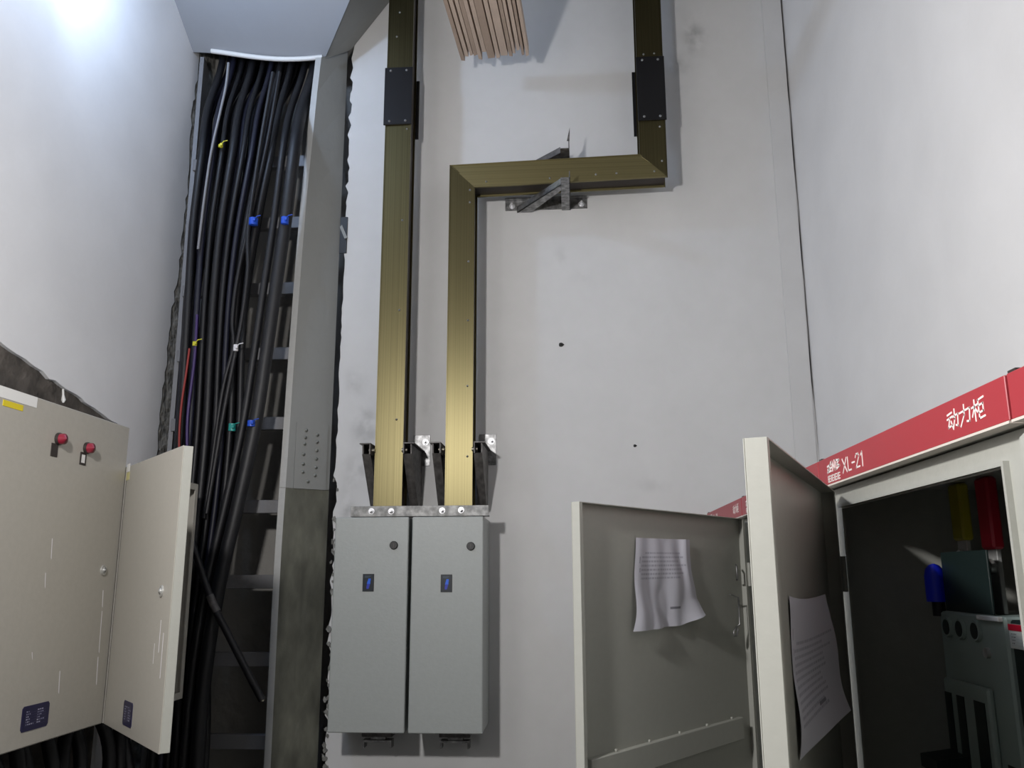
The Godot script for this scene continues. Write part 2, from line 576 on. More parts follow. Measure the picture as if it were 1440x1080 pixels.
	b.face([P2, Vector3(-0.80, 4.10, nearz), Vector3(-0.80, CEIL, nearz), Vector3(-0.862, CEIL, -3.143)], Vector3.RIGHT)
	b.face([B, C, Vector3(-1.095, CEIL, -3.50), Vector3(LX - 0.01, CEIL, -3.50)], Vector3(0, 0, -1))
	b.face([C, P2, Vector3(-0.862, CEIL, -3.143), Vector3(-1.095, CEIL, -3.50)], Vector3(1, 0, -0.6))
	struct("ceiling_soffit", b, M.soffit, "pale grey dropped soffit in the upper left corner", "soffit")
	# white strip along the soffit's lower edge, bowed
	b = MB.new()
	var pl := []
	for i in 13:
		var t := i / 12.0
		pl.append(Vector3(lerpf(-1.655, -1.123, t), lerpf(3.952, 3.893, t) - 0.022 * sin(PI * t) * (0.6 + 0.8 * t), -3.488))
	b.tube(pl, 0.0115, 8)
	tag(obj("edge_strip", b, M.white), "thin bowed white strip across the top of the cable opening", "strip")

func feeder_boxes():
	var d := [[-0.906, -0.6245, 0.0], [-0.611, -0.3415, 0.0]]
	var lab := ["left of the two grey wall boxes under the busbar trunking", "right of the two grey wall boxes under the busbar trunking"]
	for i in 2:
		var x0: float = d[i][0]
		var x1: float = d[i][1]
		var y0 := 0.996
		var y1 := 1.766
		var t := thing("feeder_box", lab[i], "box", Vector3((x0 + x1) * 0.5, y0, WZ), "grey feeder boxes on the back wall")
		obj("body", one_box(Vector3(x0 + 0.001, y0 + 0.001, WZ + 0.001), Vector3(x1 - 0.001, y1 - 0.001, -3.2665), 0.002), M.box_grey, t)
		obj("door", one_box(Vector3(x0, y0, -3.264), Vector3(x1, y1, -3.25), 0.003), M.box_grey, t)
		var lx: float = [-0.679, -0.388][i]
		var ly: float = [1.661, 1.656][i]
		var b := MB.new()
		b.cyl(Vector3(lx, ly, -3.25), Vector3(lx, ly, -3.242), 0.0155, 20, 0.002)
		var lk := obj("lock", b, M.black, t)
		obj("keyhole", one_box(Vector3(lx - 0.0015, ly - 0.007, -3.2425), Vector3(lx + 0.0015, ly + 0.007, -3.2412)), M.bezel, lk)
		# dark sticker with a blue flash
		var cx: float = [-0.772, -0.478][i]
		var cy: float = [1.524, 1.521][i]
		b = MB.new()
		b.box(Vector3(cx - 0.0215, cy - 0.032, -3.25), Vector3(cx + 0.0215, cy + 0.032, -3.2485), 0.0005)
		var s := obj("sticker", b, M.black, t)
		s.set_meta("label", "dark sticker with a blue flash mark")
		b = MB.new()
		b.sheet(Vector3(cx - 0.020, cy - 0.0305, -3.2478), Vector3(cx + 0.020, cy - 0.0305, -3.2478), Vector3(cx + 0.020, cy + 0.0305, -3.2478), Vector3(cx - 0.020, cy + 0.0305, -3.2478))
		obj("print", b, sticker_mat, s)
		# gland housing with a turned lip under the box
		var g0: float = [-0.815, -0.521][i]
		var g1: float = g0 + 0.117
		b = MB.new()
		b.box(Vector3(g0, 0.957, -3.47), Vector3(g1, y0, -3.40), 0.002)
		obj("gland_housing", b, M.steel_dark, t)
		b = MB.new()
		b.prism(PackedVector2Array([Vector2(g0 + 0.004, 0.945), Vector2(g1 - 0.004, 0.945), Vector2(g1 - 0.004, 0.917), Vector2(g1 - 0.010, 0.917), Vector2(g1 - 0.010, 0.938), Vector2(g0 + 0.010, 0.938), Vector2(g0 + 0.010, 0.917), Vector2(g0 + 0.004, 0.917)]), Vector3(0, 0, -3.405), Vector3.RIGHT, Vector3.UP, Vector3(0, 0, -0.05))
		b.box(Vector3(g0 + 0.03, 0.944, -3.45), Vector3(g1 - 0.03, 0.958, -3.42))
		obj("clamp_bracket", b, M.zinc, t)
	# flat bar bolted across both box tops
	var t := thing("flat_bar", "zinc flat bar with four bolts across both grey box tops", "bar", Vector3(-0.586, 1.767, -3.26))
	var b := MB.new()
	b.box(Vector3(-0.850, 1.768, -3.258), Vector3(-0.322, 1.808, -3.252), 0.001)
	b.box(Vector3(-0.850, 1.7675, -3.298), Vector3(-0.322, 1.7725, -3.258), 0.001)
	obj("bar", b, M.bar_light, t)
	for bx in [[-0.769, 1.789], [-0.693, 1.788], [-0.498, 1.789], [-0.426, 1.790]]:
		var mb := MB.new()
		mb.cyl(Vector3(bx[0], bx[1], -3.252), Vector3(bx[0], bx[1], -3.249), 0.0115, 16)
		mb.cyl(Vector3(bx[0], bx[1], -3.249), Vector3(bx[0], bx[1], -3.240), 0.0085, 6, 0.001)
		mb.cyl(Vector3(bx[0], bx[1], -3.240), Vector3(bx[0], bx[1], -3.228), 0.0045, 10)
		obj("bolt", mb, M.bolt, t)

var sticker_mat: StandardMaterial3D

# a busbar run: front and rear cheek with a narrower core between; outline given by its centre line
func run_poly(p: Array, w: float) -> PackedVector2Array:
	# mitred ribbon round a polyline
	var l := []
	var r := []
	for i in p.size():
		var d0: Vector2 = (p[i] - p[maxi(i - 1, 0)])
		var d1: Vector2 = (p[mini(i + 1, p.size() - 1)] - p[i])
		if i == 0: d0 = d1
		if i == p.size() - 1: d1 = d0
		d0 = d0.normalized()
		d1 = d1.normalized()
		var n0 := Vector2(-d0.y, d0.x)
		var n1 := Vector2(-d1.y, d1.x)
		var m := (n0 + n1).normalized()
		var k := w / maxf(m.dot(n0), 0.3)
		l.append(p[i] + m * k)
		r.append(p[i] - m * k)
	r.reverse()
	return PackedVector2Array(l + r)
func seg_poly(p: Array, i: int, w: float) -> PackedVector2Array:
	# the i-th leg of the ribbon with mitred ends
	var full := run_poly(p, w)
	var n := p.size()
	return PackedVector2Array([full[i], full[i + 1], full[2 * n - 2 - i], full[2 * n - 1 - i]])
func busway_leg(t: Node3D, called: String, poly: PackedVector2Array, core: PackedVector2Array, m: Material):
	var b := MB.new()
	b.prism(poly, Vector3(0, 0, -3.308), Vector3.RIGHT, Vector3.UP, Vector3(0, 0, 0.008))
	var f := obj(called, b, m, t)
	b = MB.new()
	b.prism(core, Vector3(0, 0, -3.392), Vector3.RIGHT, Vector3.UP, Vector3(0, 0, 0.084))
	obj("side_web", b, M.bus_core, f)
	b = MB.new()
	b.prism(poly, Vector3(0, 0, -3.40), Vector3.RIGHT, Vector3.UP, Vector3(0, 0, 0.008))
	obj("rear_cheek", b, m, f)
	# thin turned edges of the front cheek
	b = MB.new()
	var n := poly.size()
	for e in [[0, 1], [2, 3]]:
		var a: Vector2 = poly[e[0]]
		var c: Vector2 = poly[e[1]]
		var mid := (poly[0] + poly[1] + poly[2] + poly[3]) * 0.25
		var ins := (mid - (a + c) * 0.5)
		var dd := (c - a).normalized()
		ins = (ins - dd * ins.dot(dd)).normalized() * 0.004
		b.prism(PackedVector2Array([a, c, c + ins, a + ins]), Vector3(0, 0, -3.30), Vector3.RIGHT, Vector3.UP, Vector3(0, 0, 0.0025))
	obj("edge_bead", b, m, f)
func rivet(t: Node, x: float, y: float, z := -3.30, r := 0.0045):
	var b := MB.new()
	b.dome(Vector3(x, y, z), Vector3(0, 0, 1), r, r * 0.7, 10)
	obj("rivet", b, M.bolt, t)
func joint_cover(t: Node3D, x0: float, x1: float, y0: float, y1: float, sx: float):
	var c := obj("joint_cover", one_box(Vector3(x0, y0, -3.2985), Vector3(x1, y1, -3.2905), 0.0015), M.cover, t)
	for px in [x0 + 0.026, x1 - 0.026]:
		for py in [y0 + 0.016, y1 - 0.016]:
			var b := MB.new()
			b.dome(Vector3(px, py, -3.2905), Vector3(0, 0, 1), 0.0055, 0.004, 10)
			obj("bolt", b, M.bolt, c)
	obj("rear_joint_cover", one_box(Vector3(x0 + sx, y0 - 0.01, -3.412), Vector3(x1 + sx, y1, -3.402), 0.0015), M.cover, t)

func busways():
	var top := CEIL
	# straight riser
	var t := thing("busbar_trunking", "straight gold busbar trunking rising from the left grey box", "busbar trunking", Vector3(-0.72, 1.81, -3.35))
	var p := [Vector2(-0.7185, 1.809), Vector2(-0.7185, top)]
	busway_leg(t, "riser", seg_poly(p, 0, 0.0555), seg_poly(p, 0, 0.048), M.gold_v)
	joint_cover(t, -0.781, -0.660, 3.424, 3.695, 0.010)
	for v in [[-0.69, 2.99], [-0.692, 2.60], [-0.692, 2.15], [-0.68, 3.405], [-0.735, 3.85], [-0.725, 3.97]]:
		rivet(t, v[0], v[1])
	# cranked run
	t = thing("busbar_trunking", "cranked gold busbar trunking stepping right above the right grey box", "busbar trunking", Vector3(-0.44, 1.81, -3.35))
	p = [Vector2(-0.4430, 1.809), Vector2(-0.4410, 3.178), Vector2(0.3525, 3.196), Vector2(0.3595, top)]
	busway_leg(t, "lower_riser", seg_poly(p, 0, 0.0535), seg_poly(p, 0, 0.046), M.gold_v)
	busway_leg(t, "cross_run", seg_poly(p, 1, 0.0535), seg_poly(p, 1, 0.046), M.gold_h_sheen)
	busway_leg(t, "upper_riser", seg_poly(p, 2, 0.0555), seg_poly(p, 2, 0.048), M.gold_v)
	joint_cover(t, 0.296, 0.414, 3.398, 3.693, -0.010)
	for v in [[-0.408, 3.115], [-0.408, 3.06], [-0.412, 2.80], [-0.412, 2.55], [-0.412, 2.28], [-0.41, 2.0], [-0.34, 3.15], [-0.075, 3.155], [0.115, 3.165], [0.20, 3.167], [0.355, 3.17], [0.388, 3.215], [0.33, 3.71], [0.375, 3.712], [0.385, 3.37]]:
		rivet(t, v[0], v[1])
	# shiny mitre weld beads at both corners
	for w in [[Vector2(-0.488, 3.226), Vector2(-0.455, 3.195)], [Vector2(0.305, 3.236), Vector2(0.335, 3.212)]]:
		var b := MB.new()
		b.tube([Vector3(w[0].x, w[0].y, -3.2995), Vector3(w[1].x, w[1].y, -3.2995)], 0.003, 8)
		var s := obj("weld_seam", b, M.gold_v, t)

func supports():
	# four welded triangle brackets carrying the two risers
	var xs := [[-0.826, -0.782, 1, "dark steel triangle bracket left of the straight gold riser"], [-0.655, -0.611, -1, "dark steel triangle bracket right of the straight gold riser"],
		[-0.552, -0.508, 1, "dark steel triangle bracket left of the cranked gold riser"], [-0.381, -0.337, -1, "dark steel triangle bracket right of the cranked gold riser"]]
	for s in xs:
		var x0: float = s[0]
		var x1: float = s[1]
		var side: int = s[2]
		var t := thing("support_bracket", s[3], "bracket", Vector3((x0 + x1) * 0.5, 1.80, WZ), "triangle brackets under the gold risers")
		var yt := 2.052
		var zf := -3.255
		# angle arm on top
		obj("arm", one_box(Vector3(x0, yt - 0.005, WZ + 0.004), Vector3(x1, yt, zf), 0.001), M.steel_dark, t)
		var xe := x1 - 0.005 if side == 1 else x0
		obj("arm_flange", one_box(Vector3(xe, yt - 0.045, WZ + 0.004), Vector3(xe + 0.005, yt - 0.005, zf), 0.001), M.steel_dark, t)
		# web tapering down to the wall
		var wx := x0 + 0.010 if side == 1 else x1 - 0.016
		var b := MB.new()
		b.prism(PackedVector2Array([Vector2(WZ + 0.004, yt - 0.006), Vector2(zf - 0.006, yt - 0.006), Vector2(zf - 0.012, yt - 0.045), Vector2(WZ + 0.06, 1.812), Vector2(WZ + 0.004, 1.812)]), Vector3(wx, 0, 0), Vector3(0, 0, 1), Vector3.UP, Vector3(0.005, 0, 0))
		obj("web", b, M.steel_dark, t)
		# flange along the sloping edge
		b = MB.new()
		b.prism(PackedVector2Array([Vector2(zf - 0.012, yt - 0.045), Vector2(zf - 0.007, yt - 0.043), Vector2(WZ + 0.065, 1.812), Vector2(WZ + 0.06, 1.812)]), Vector3(wx if side == 1 else wx - 0.028, 0, 0), Vector3(0, 0, 1), Vector3.UP, Vector3(0.033, 0, 0))
		obj("web_flange", b, M.steel_dark, t)
		# wall plate with its anchor bolt
		var q0 := x0 - 0.004
		var q1 := x1 + 0.004
		var py := 1.99
		if side == -1:
			q1 = x1 + 0.022
		else:
			q0 = x0 + 0.03
			q1 = x1 + 0.02
		obj("wall_plate", one_box(Vector3(q0, py, WZ), Vector3(q1, 2.118, WZ + 0.004), 0.001), M.zinc, t)
		b = MB.new()
		var bxx := q1 - 0.020
		b.cyl(Vector3(bxx, 2.088, WZ + 0.004), Vector3(bxx, 2.088, WZ + 0.007), 0.013, 14)
		b.cyl(Vector3(bxx, 2.088, WZ + 0.007), Vector3(bxx, 2.088, WZ + 0.016), 0.009, 6)
		b.cyl(Vector3(bxx, 2.088, WZ + 0.016), Vector3(bxx, 2.088, WZ + 0.034), 0.005, 10)
		obj("anchor_bolt", b, M.bolt, t)
		# clamp bolt reaching from the arm to the cheek
		b = MB.new()
		var cz := -3.285
		if side == 1:
			b.cyl(Vector3(x1 - 0.012, yt - 0.026, cz), Vector3(x1 + 0.010, yt - 0.026, cz), 0.008, 6)
		else:
			b.cyl(Vector3(x0 + 0.012, yt - 0.026, cz), Vector3(x0 - 0.010, yt - 0.026, cz), 0.008, 6)
		obj("clamp_bolt", b, M.bolt_dull, t)
	# two cantilevers carrying the cross run, one below and one above
	var t := thing("support_bracket", "zinc angle bracket bolted to the wall under the gold cross run", "bracket", Vector3(-0.01, 3.10, WZ), "cantilever brackets on the gold cross run")
	cantilever(t, 3.100, 3.150, -1)
	t = thing("support_bracket", "grey angle bracket reaching over the gold cross run", "bracket", Vector3(-0.01, 3.25, WZ), "cantilever brackets on the gold cross run")
	cantilever(t, 3.290, 3.252, 1)

func cantilever(t: Node3D, y: float, yw: float, s: int):
	# wall strip, arm towards the room and a brace lying beside it
	var ylo := minf(y, yw)
	var b := MB.new()
	if s < 0:
		b.box(Vector3(-0.276, 3.104, WZ), Vector3(0.081, 3.152, WZ + 0.004), 0.001)
		b.box(Vector3(-0.276, 3.148, WZ + 0.004), Vector3(0.081, 3.152, WZ + 0.030), 0.001)
	else:
		b.box(Vector3(-0.22, 3.262, WZ), Vector3(0.06, 3.306, WZ + 0.004), 0.001)
	obj("wall_strip", b, M.zinc, t)
	var ya := 3.098 if s < 0 else 3.262
	b = MB.new()
	b.box(Vector3(-0.030, ya, WZ + 0.004), Vector3(0.008, ya + 0.004, -3.185 if s < 0 else -3.255), 0.0008)
	b.box(Vector3(0.004, ya + 0.004 if s > 0 else ya, WZ + 0.004), Vector3(0.008, ya + (0.044 if s > 0 else 0.030), -3.185 if s < 0 else -3.255), 0.0008)
	obj("arm", b, M.zinc if s < 0 else M.steel_dark, t)
	b = MB.new()
	var z1 := -3.235 if s < 0 else -3.30
	var x0 := -0.225
	b.prism(PackedVector2Array([Vector2(x0, WZ + 0.004), Vector2(x0 + 0.062, WZ + 0.004), Vector2(-0.030, z1 - 0.055), Vector2(-0.030, z1)]), Vector3(0, ya - (0.0045 if s < 0 else -0.005), 0), Vector3.RIGHT, Vector3(0, 0, 1), Vector3(0, 0.004, 0))
	b.prism(PackedVector2Array([Vector2(x0, WZ + 0.004), Vector2(x0 + 0.006, WZ + 0.004), Vector2(-0.030, z1 - 0.006), Vector2(-0.030, z1)]), Vector3(0, ya - (0.0045 if s < 0 else -0.005), 0), Vector3.RIGHT, Vector3(0, 0, 1), Vector3(0, 0.028, 0))
	obj("brace", b, M.zinc if s < 0 else M.steel_dark, t)
	if s < 0:
		for x in [-0.246, 0.056]:
			b = MB.new()
			b.cyl(Vector3(x, 3.124, WZ + 0.004), Vector3(x, 3.124, WZ + 0.007), 0.013, 14)
			b.cyl(Vector3(x, 3.124, WZ + 0.007), Vector3(x, 3.124, WZ + 0.017), 0.009, 6)
			b.cyl(Vector3(x, 3.124, WZ + 0.017), Vector3(x, 3.124, WZ + 0.032), 0.005, 10)
			obj("anchor_bolt", b, M.bolt, t)
	else:
		b = MB.new()
		b.prism(PackedVector2Array([Vector2(-0.002, 3.30), Vector2(0.009, 3.30), Vector2(0.011, 3.36)]), Vector3(0, 0, -3.262), Vector3.RIGHT, Vector3.UP, Vector3(0, 0, 0.005))
		obj("pointed_end", b, M.steel_dark, t)

func cable_ladder():
	var t := thing("cable_ladder", "grey steel cable ladder standing in the wall shaft", "cable ladder", Vector3(-1.4, 0, -3.5))
	# right side rail, seen on its outer face; two lengths joined by a splice plate
	var near_x := func(y: float) -> float:
		var k := [[0.0, -1.150], [1.58, -1.160], [2.45, -1.148], [3.08, -1.134], [3.93, -1.096]]
		for i in 4:
			if y <= k[i + 1][0]:
				return lerpf(k[i][1], k[i + 1][1], (y - k[i][0]) / (k[i + 1][0] - k[i][0]))
		return -1.096
	var seg := [[0.0, 1.895, "lower_rail", M.rail_dirty], [1.897, 3.90, "upper_rail", M.rail]]
	var far := Vector2(-1.012, -3.512)
	for s in seg:
		var b := MB.new()
		var lip := MB.new()
		var n := 8
		for i in n:
			var ya := lerpf(s[0], s[1], float(i) / n)
			var yb := lerpf(s[0], s[1], float(i + 1) / n)
			var xa: float = near_x.call(ya)
			var xb: float = near_x.call(yb)
			var zn := -3.392
			# the upper length is cut on the slant under the elbow
			var na := Vector3(xa, ya, zn)
			var nb := Vector3(xb, yb, zn)
			if s[2] == "upper_rail" and i == n - 1:
				nb.y = 3.828
			var fa := Vector3(far.x, ya, far.y)
			var fb := Vector3(far.x, yb, far.y)
			if s[2] == "upper_rail" and i == n - 1:
				fb.y = 3.935
			var out := Vector3(0.68, 0, 0.73)
			b.face([na, fa, fb, nb], out)
			b.face([na - out * 0.005, fa - out * 0.005, fb - out * 0.005, nb - out * 0.005], -out)
			b.face([fa, fb, fb - out * 0.005, fa - out * 0.005], Vector3(0.7, 0, -0.7))
			if i == n - 1:
				b.face([nb, fb, fb - out * 0.005, nb - out * 0.005], Vector3.UP)
			# turned lip facing the room
			var w := Vector3(-0.026, 0, 0.0)
			lip.face([na, nb, nb + w, na + w], Vector3(0, 0, 1))
			lip.face([na - Vector3(0, 0, 0.005), nb - Vector3(0, 0, 0.005), nb + w - Vector3(0, 0, 0.005), na + w - Vector3(0, 0, 0.005)], Vector3(0, 0, -1))
			lip.face([na + w, nb + w, nb + w - Vector3(0, 0, 0.018), na + w - Vector3(0, 0, 0.018)], Vector3(-1, 0, 0))
			if i == n - 1:
				lip.face([nb, nb + w, nb + w - Vector3(0, 0, 0.005), nb - Vector3(0, 0, 0.005)], Vector3.UP)
		var r := obj(s[2], b, s[3], t)
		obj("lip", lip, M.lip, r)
	# splice plate and its bolts on the rail's outer face
	var e := (Vector3(far.x, 0, far.y) - Vector3(-1.152, 0, -3.392))
	var u := e.normalized()
	var nrm := Vector3(-u.z, 0, u.x)
	if nrm.z < 0.0: nrm = -nrm
	var o := Vector3(-1.152, 0, -3.392) + nrm * 0.0005
	var b := MB.new()
	b.prism(PackedVector2Array([Vector2(0.028, 1.895), Vector2(0.168, 1.895), Vector2(0.168, 2.165), Vector2(0.028, 2.165)]), o, u, Vector3.UP, nrm * 0.004)
	var sp := obj("splice_plate", b, M.rail, t)
	for v in [[0.07, 2.135], [0.068, 2.105], [0.066, 2.078], [0.064, 2.035], [0.064, 1.995], [0.064, 1.962], [0.12, 2.12], [0.12, 2.09], [0.12, 2.055], [0.12, 2.02], [0.12, 1.985], [0.118, 1.952], [0.088, 1.925]]:
		b = MB.new()
		b.dome(o + u * float(v[0]) + Vector3.UP * float(v[1]) + nrm * 0.004, nrm, 0.0075, 0.006, 10)
		obj("bolt", b, M.splice_bolt, sp)
	# elbow of the right rail, folding over towards the upper right beside the soffit
	var e0 := Vector3(-1.080, 3.822, -3.3915)
	var e1 := Vector3(-0.899, 4.033, -3.1975)
	var e2 := Vector3(-0.783, 4.232, -3.4975)
	var e3 := Vector3(-0.998, 3.931, -3.4975)
	b = MB.new()
	var en := (e1 - e0).cross(e3 - e0).normalized()
	if en.z < 0.0: en = -en
	b.face([e0, e1, e2, e3], en)
	b.face([e0 - en * 0.004, e1 - en * 0.004, e2 - en * 0.004, e3 - en * 0.004], -en)
	obj("rail_elbow", b, M.rail, t)
	# left rail
	b = MB.new()
	b.prism(PackedVector2Array([Vector2(-1.722, -3.62), Vector2(-1.694, -3.50), Vector2(-1.712, -3.497), Vector2(-1.727, -3.62)]), Vector3(0, 0, 0), Vector3.RIGHT, Vector3(0, 0, 1), Vector3(0, 3.93, 0))
	obj("left_rail", b, M.rung, t)
	# rungs
	for y in [0.62, 0.918, 1.226, 1.527, 1.829, 2.177, 2.480, 2.774, 3.080, 3.375]:
		var dx: float = near_x.call(y)
		var rb := MB.new()
		rb.box(Vector3(-1.70, y - 0.027, -3.525), Vector3(dx - 0.004, y + 0.027, -3.488), 0.002)
		obj("rung", rb, M.rung, t)

func cables():
	var r := RandomNumberGenerator.new()
	r.seed = 91
	# heights, left and right limit of the dense bundle
	var H := [4.20, 3.93, 3.62, 3.40, 3.07, 2.77, 2.475, 2.175, 1.83, 1.527, 1.227, 0.92, 0.45, 0.03]
	var L := [-1.660, -1.660, -1.670, -1.675, -1.680, -1.672, -1.668, -1.665, -1.665, -1.665, -1.665, -1.665, -1.665, -1.665]
	var R := [-1.265, -1.265, -1.275, -1.300, -1.345, -1.372, -1.380, -1.372, -1.378, -1.402, -1.430, -1.420, -1.42, -1.42]
	var grp := "black cables running down the ladder"
	var count := 0
	for layer in 3:
		# widths side by side, just touching where the bundle is narrowest
		var rads := []
		var total := 0.0
		while true:
			var q := r.randf_range(0.0105, 0.0175)
			if r.randf() < 0.3: q = 0.0175
			if total + 2.0 * q > 0.232:
				break
			rads.append(q)
			total += 2.0 * q
		var ph := r.randf_range(0, TAU)
		var zf: float = [-3.324, -3.3745, -3.425][layer]
		var zb: float = [-3.553, -3.605, -3.657][layer]
		var acc := 0.0
		for i in rads.size():
			var t: float = (acc + rads[i]) / total
			acc += 2.0 * rads[i]
			var pts := []
			for k in H.size():
				var z: float = zb if k <= 1 else (lerpf(zf, zb, 0.42) if k == 2 else zf)
				var sc: float = z / -3.45
				var wob := 0.004 * sin(ph + k * 1.3) + (0.020 * layer if k <= 4 else 0.0) * (1.0 - t)
				var m := total * 0.5 / 0.245
				pts.append(Vector3((lerpf(L[k], R[k], t) + wob) * (sc if k > 1 else 1.0), 1.55 + (H[k] - 1.55) * (sc if k > 1 else 1.0), z))
			var b := MB.new()
			b.tube(smooth(pts, 5), rads[i] * 0.95, 9)
			tag(obj("power_cable", b, M.cable_blue if (i + layer) % 4 == 1 else M.cable), ("black power cable, %s from the left at the front of the ladder bundle" % NTH[i]) if layer == 0 else "black power cable in the rear of the dense ladder bundle", "cable", grp)
			count += 1
	# the thick one crossing the rungs on the right of the bundle, and its neighbour
	for k in 2:
		var pts := []
		var zf: float = [-3.270, -3.275][k]
		for v in [[-1.150, 4.20], [-1.175, 3.90], [-1.195, 3.60], [-1.216, 3.425], [-1.240, 3.062], [-1.266, 2.762], [-1.290, 2.471], [-1.318, 2.172], [-1.372, 1.828], [-1.424, 1.528], [-1.455, 1.228], [-1.465, 0.9], [-1.465, 0.05]]:
			var y: float = v[1]
			var z: float = zf if y < 3.5 else (-3.558 if y > 3.7 else lerpf(zf, -3.558, 0.42))
			var sc: float = z / -3.45
			var o := 0.0 if k == 0 else (-0.053)
			pts.append(Vector3((float(v[0]) + o) * (sc if y < 3.7 else 1.0), 1.55 + (y - 1.55) * (sc if y < 3.7 else 1.0), z))
		var b := MB.new()
		b.tube(smooth(pts, 5), 0.0265 if k == 0 else 0.016, 12)
		var lb := "thick black cable crossing the bare rungs right of the bundle" if k == 0 else "black cable just left of the thick one crossing the rungs"
		tag(obj("power_cable", b, M.cable), lb, "cable", grp)
	# slack loops and thin wires, given as they would lie at 3.45 m and drawn in to their own depth
	var loops := [
		[[[-1.308, 3.80], [-1.345, 3.45], [-1.405, 3.05], [-1.44, 2.80], [-1.448, 2.62], [-1.436, 2.50], [-1.47, 2.30], [-1.50, 1.9], [-1.51, 1.78]], 0.009, "cable", "black slack cable bowing left in front of the bundle", -3.297],
		[[[-1.338, 3.80], [-1.375, 3.45], [-1.405, 3.05], [-1.395, 2.85], [-1.405, 2.65], [-1.425, 2.48], [-1.46, 2.2], [-1.485, 1.95], [-1.50, 1.8]], 0.009, "cable", "black slack cable bowing right in front of the bundle", -3.276],
		[[[-1.552, 3.86], [-1.556, 3.74], [-1.575, 3.60], [-1.60, 3.42], [-1.615, 3.2], [-1.625, 2.95]], 0.006, "rung", "thin pale grey wire running down the left of the bundle", -3.296],
		[[[-1.628, 2.50], [-1.633, 2.40], [-1.643, 2.25], [-1.640, 2.10], [-1.620, 1.95]], 0.0045, "cable_red", "thin red wire bowing along the left of the bundle", -3.298],
		[[[-1.606, 2.65], [-1.602, 2.45], [-1.612, 2.2], [-1.595, 2.0], [-1.575, 1.88], [-1.57, 1.7]], 0.006, "cable_purple", "thin purple wire hanging beside the red wire", -3.292]]
	for l in loops:
		var pts := []
		var sc: float = l[4] / -3.45
		for v in l[0]: pts.append(Vector3(float(v[0]) * sc, 1.55 + (float(v[1]) - 1.55) * sc, l[4]))
		var b := MB.new()
		b.tube(smooth(pts, 6), l[1], 8)
		tag(obj("cable" if l[2] == "cable" else "wire", b, M[l[2]]), l[3], "cable" if l[2] == "cable" else "wire")
	# the cut cable that pokes out across the lower rungs
	var CE := func(x: float, y: float, z: float) -> Vector3: return Vector3(x * z / -3.42, 1.55 + (y - 1.55) * z / -3.42, z)
	var c5: Vector3 = CE.call(-1.212, 1.082, -3.225)
	var c4: Vector3 = CE.call(-1.28, 1.19, -3.222)
	var t := thing("cable_end", "cut black cable poking diagonally down across the lower rungs", "cable", c5)
	var b := MB.new()
	b.tube(smooth([CE.call(-1.63, 1.86, -3.245), CE.call(-1.56, 1.73, -3.240), CE.call(-1.482, 1.55, -3.225), CE.call(-1.432, 1.44, -3.22), CE.call(-1.36, 1.32, -3.22), c4, c5], 6), 0.0135, 12)
	obj("sheath", b, M.cable, t)
	b = MB.new()
	b.cyl(c5, c5 + (c5 - c4).normalized() * 0.004, 0.009, 12)
	obj("copper_core", b, M.bolt_dull, t)
	b = MB.new()
	b.tube([CE.call(-1.449, 1.475, -3.2212), CE.call(-1.432, 1.44, -3.22), CE.call(-1.415, 1.412, -3.22)], 0.0145, 12)
	obj("tape_band", b, M.steel_dark, t)
	# ties and tags
	var T := func(x: float, y: float, z: float) -> Vector3: return Vector3(x * z / -3.42, 1.55 + (y - 1.55) * z / -3.42, z)
	tie(T.call(-1.372, 3.058, -3.268), 0.019, M.tie_blue, "blue cable tie on the bundle at the upper rung", 0.05)
	tie(T.call(-1.232, 3.058, -3.235), 0.016, M.tie_blue, "bright blue cable tie on the thick cable at the upper rung", 0.05)
	tie(T.call(-1.325, 2.165, -3.24), 0.015, M.tie_blue, "blue cable tie beside the grey rung in the middle", 0.04)
	tie(T.call(-1.405, 2.150, -3.26), 0.014, M.tie_teal, "teal cable tie with a stiff tail on the bundle", 0.05)
	tie(T.call(-1.545, 3.425, -3.30), 0.010, M.tag_yellow, "small yellow tag on the upper left of the bundle", 0.02)
	tie(T.call(-1.592, 2.512, -3.288), 0.009, M.tag_yellow, "small yellow tag above the red wire", 0.03)
	tie(T.call(-1.412, 2.490, -3.262), 0.010, M.tag_white, "small white tag where two slack cables meet", 0.045)

func tie(p: Vector3, r: float, m: Material, label: String, h: float):
	var t := thing("cable_tie", label, "cable tie", p)
	var b := MB.new()
	b.tube([p + Vector3(0, -h * 0.3, 0), p + Vector3(0, -h * 0.28, 0), p + Vector3(0, h * 0.28, 0), p + Vector3(0, h * 0.3, 0)], [r * 0.6, r, r, r * 0.6], 12)
	obj("band", b, m, t)
	b = MB.new()
	b.box(p + Vector3(r * 0.35, -0.006, r * 0.8), p + Vector3(r * 0.35 + 0.010, 0.006, r * 0.8 + 0.010), 0.001)
	obj("buckle", b, m, t)
	b = MB.new()
	b.tube([p + Vector3(r * 0.35 + 0.005, 0.0, r * 0.8 + 0.006), p + Vector3(r * 0.35 + 0.018, 0.010, r + 0.012), p + Vector3(r * 0.35 + 0.034, 0.014, r + 0.010)], 0.002, 6)
	obj("tail", b, m, t)

func smooth(p: Array, k: int) -> Array:
	var out := []
	for i in p.size() - 1:
		var a: Vector3 = p[maxi(i - 1, 0)]
		var b: Vector3 = p[i]
		var c: Vector3 = p[i + 1]
		var d: Vector3 = p[mini(i + 2, p.size() - 1)]
		for j in k:
			out.append(b.cubic_interpolate(c, a, d, float(j) / k))
	out.append(p[p.size() - 1])
	return out

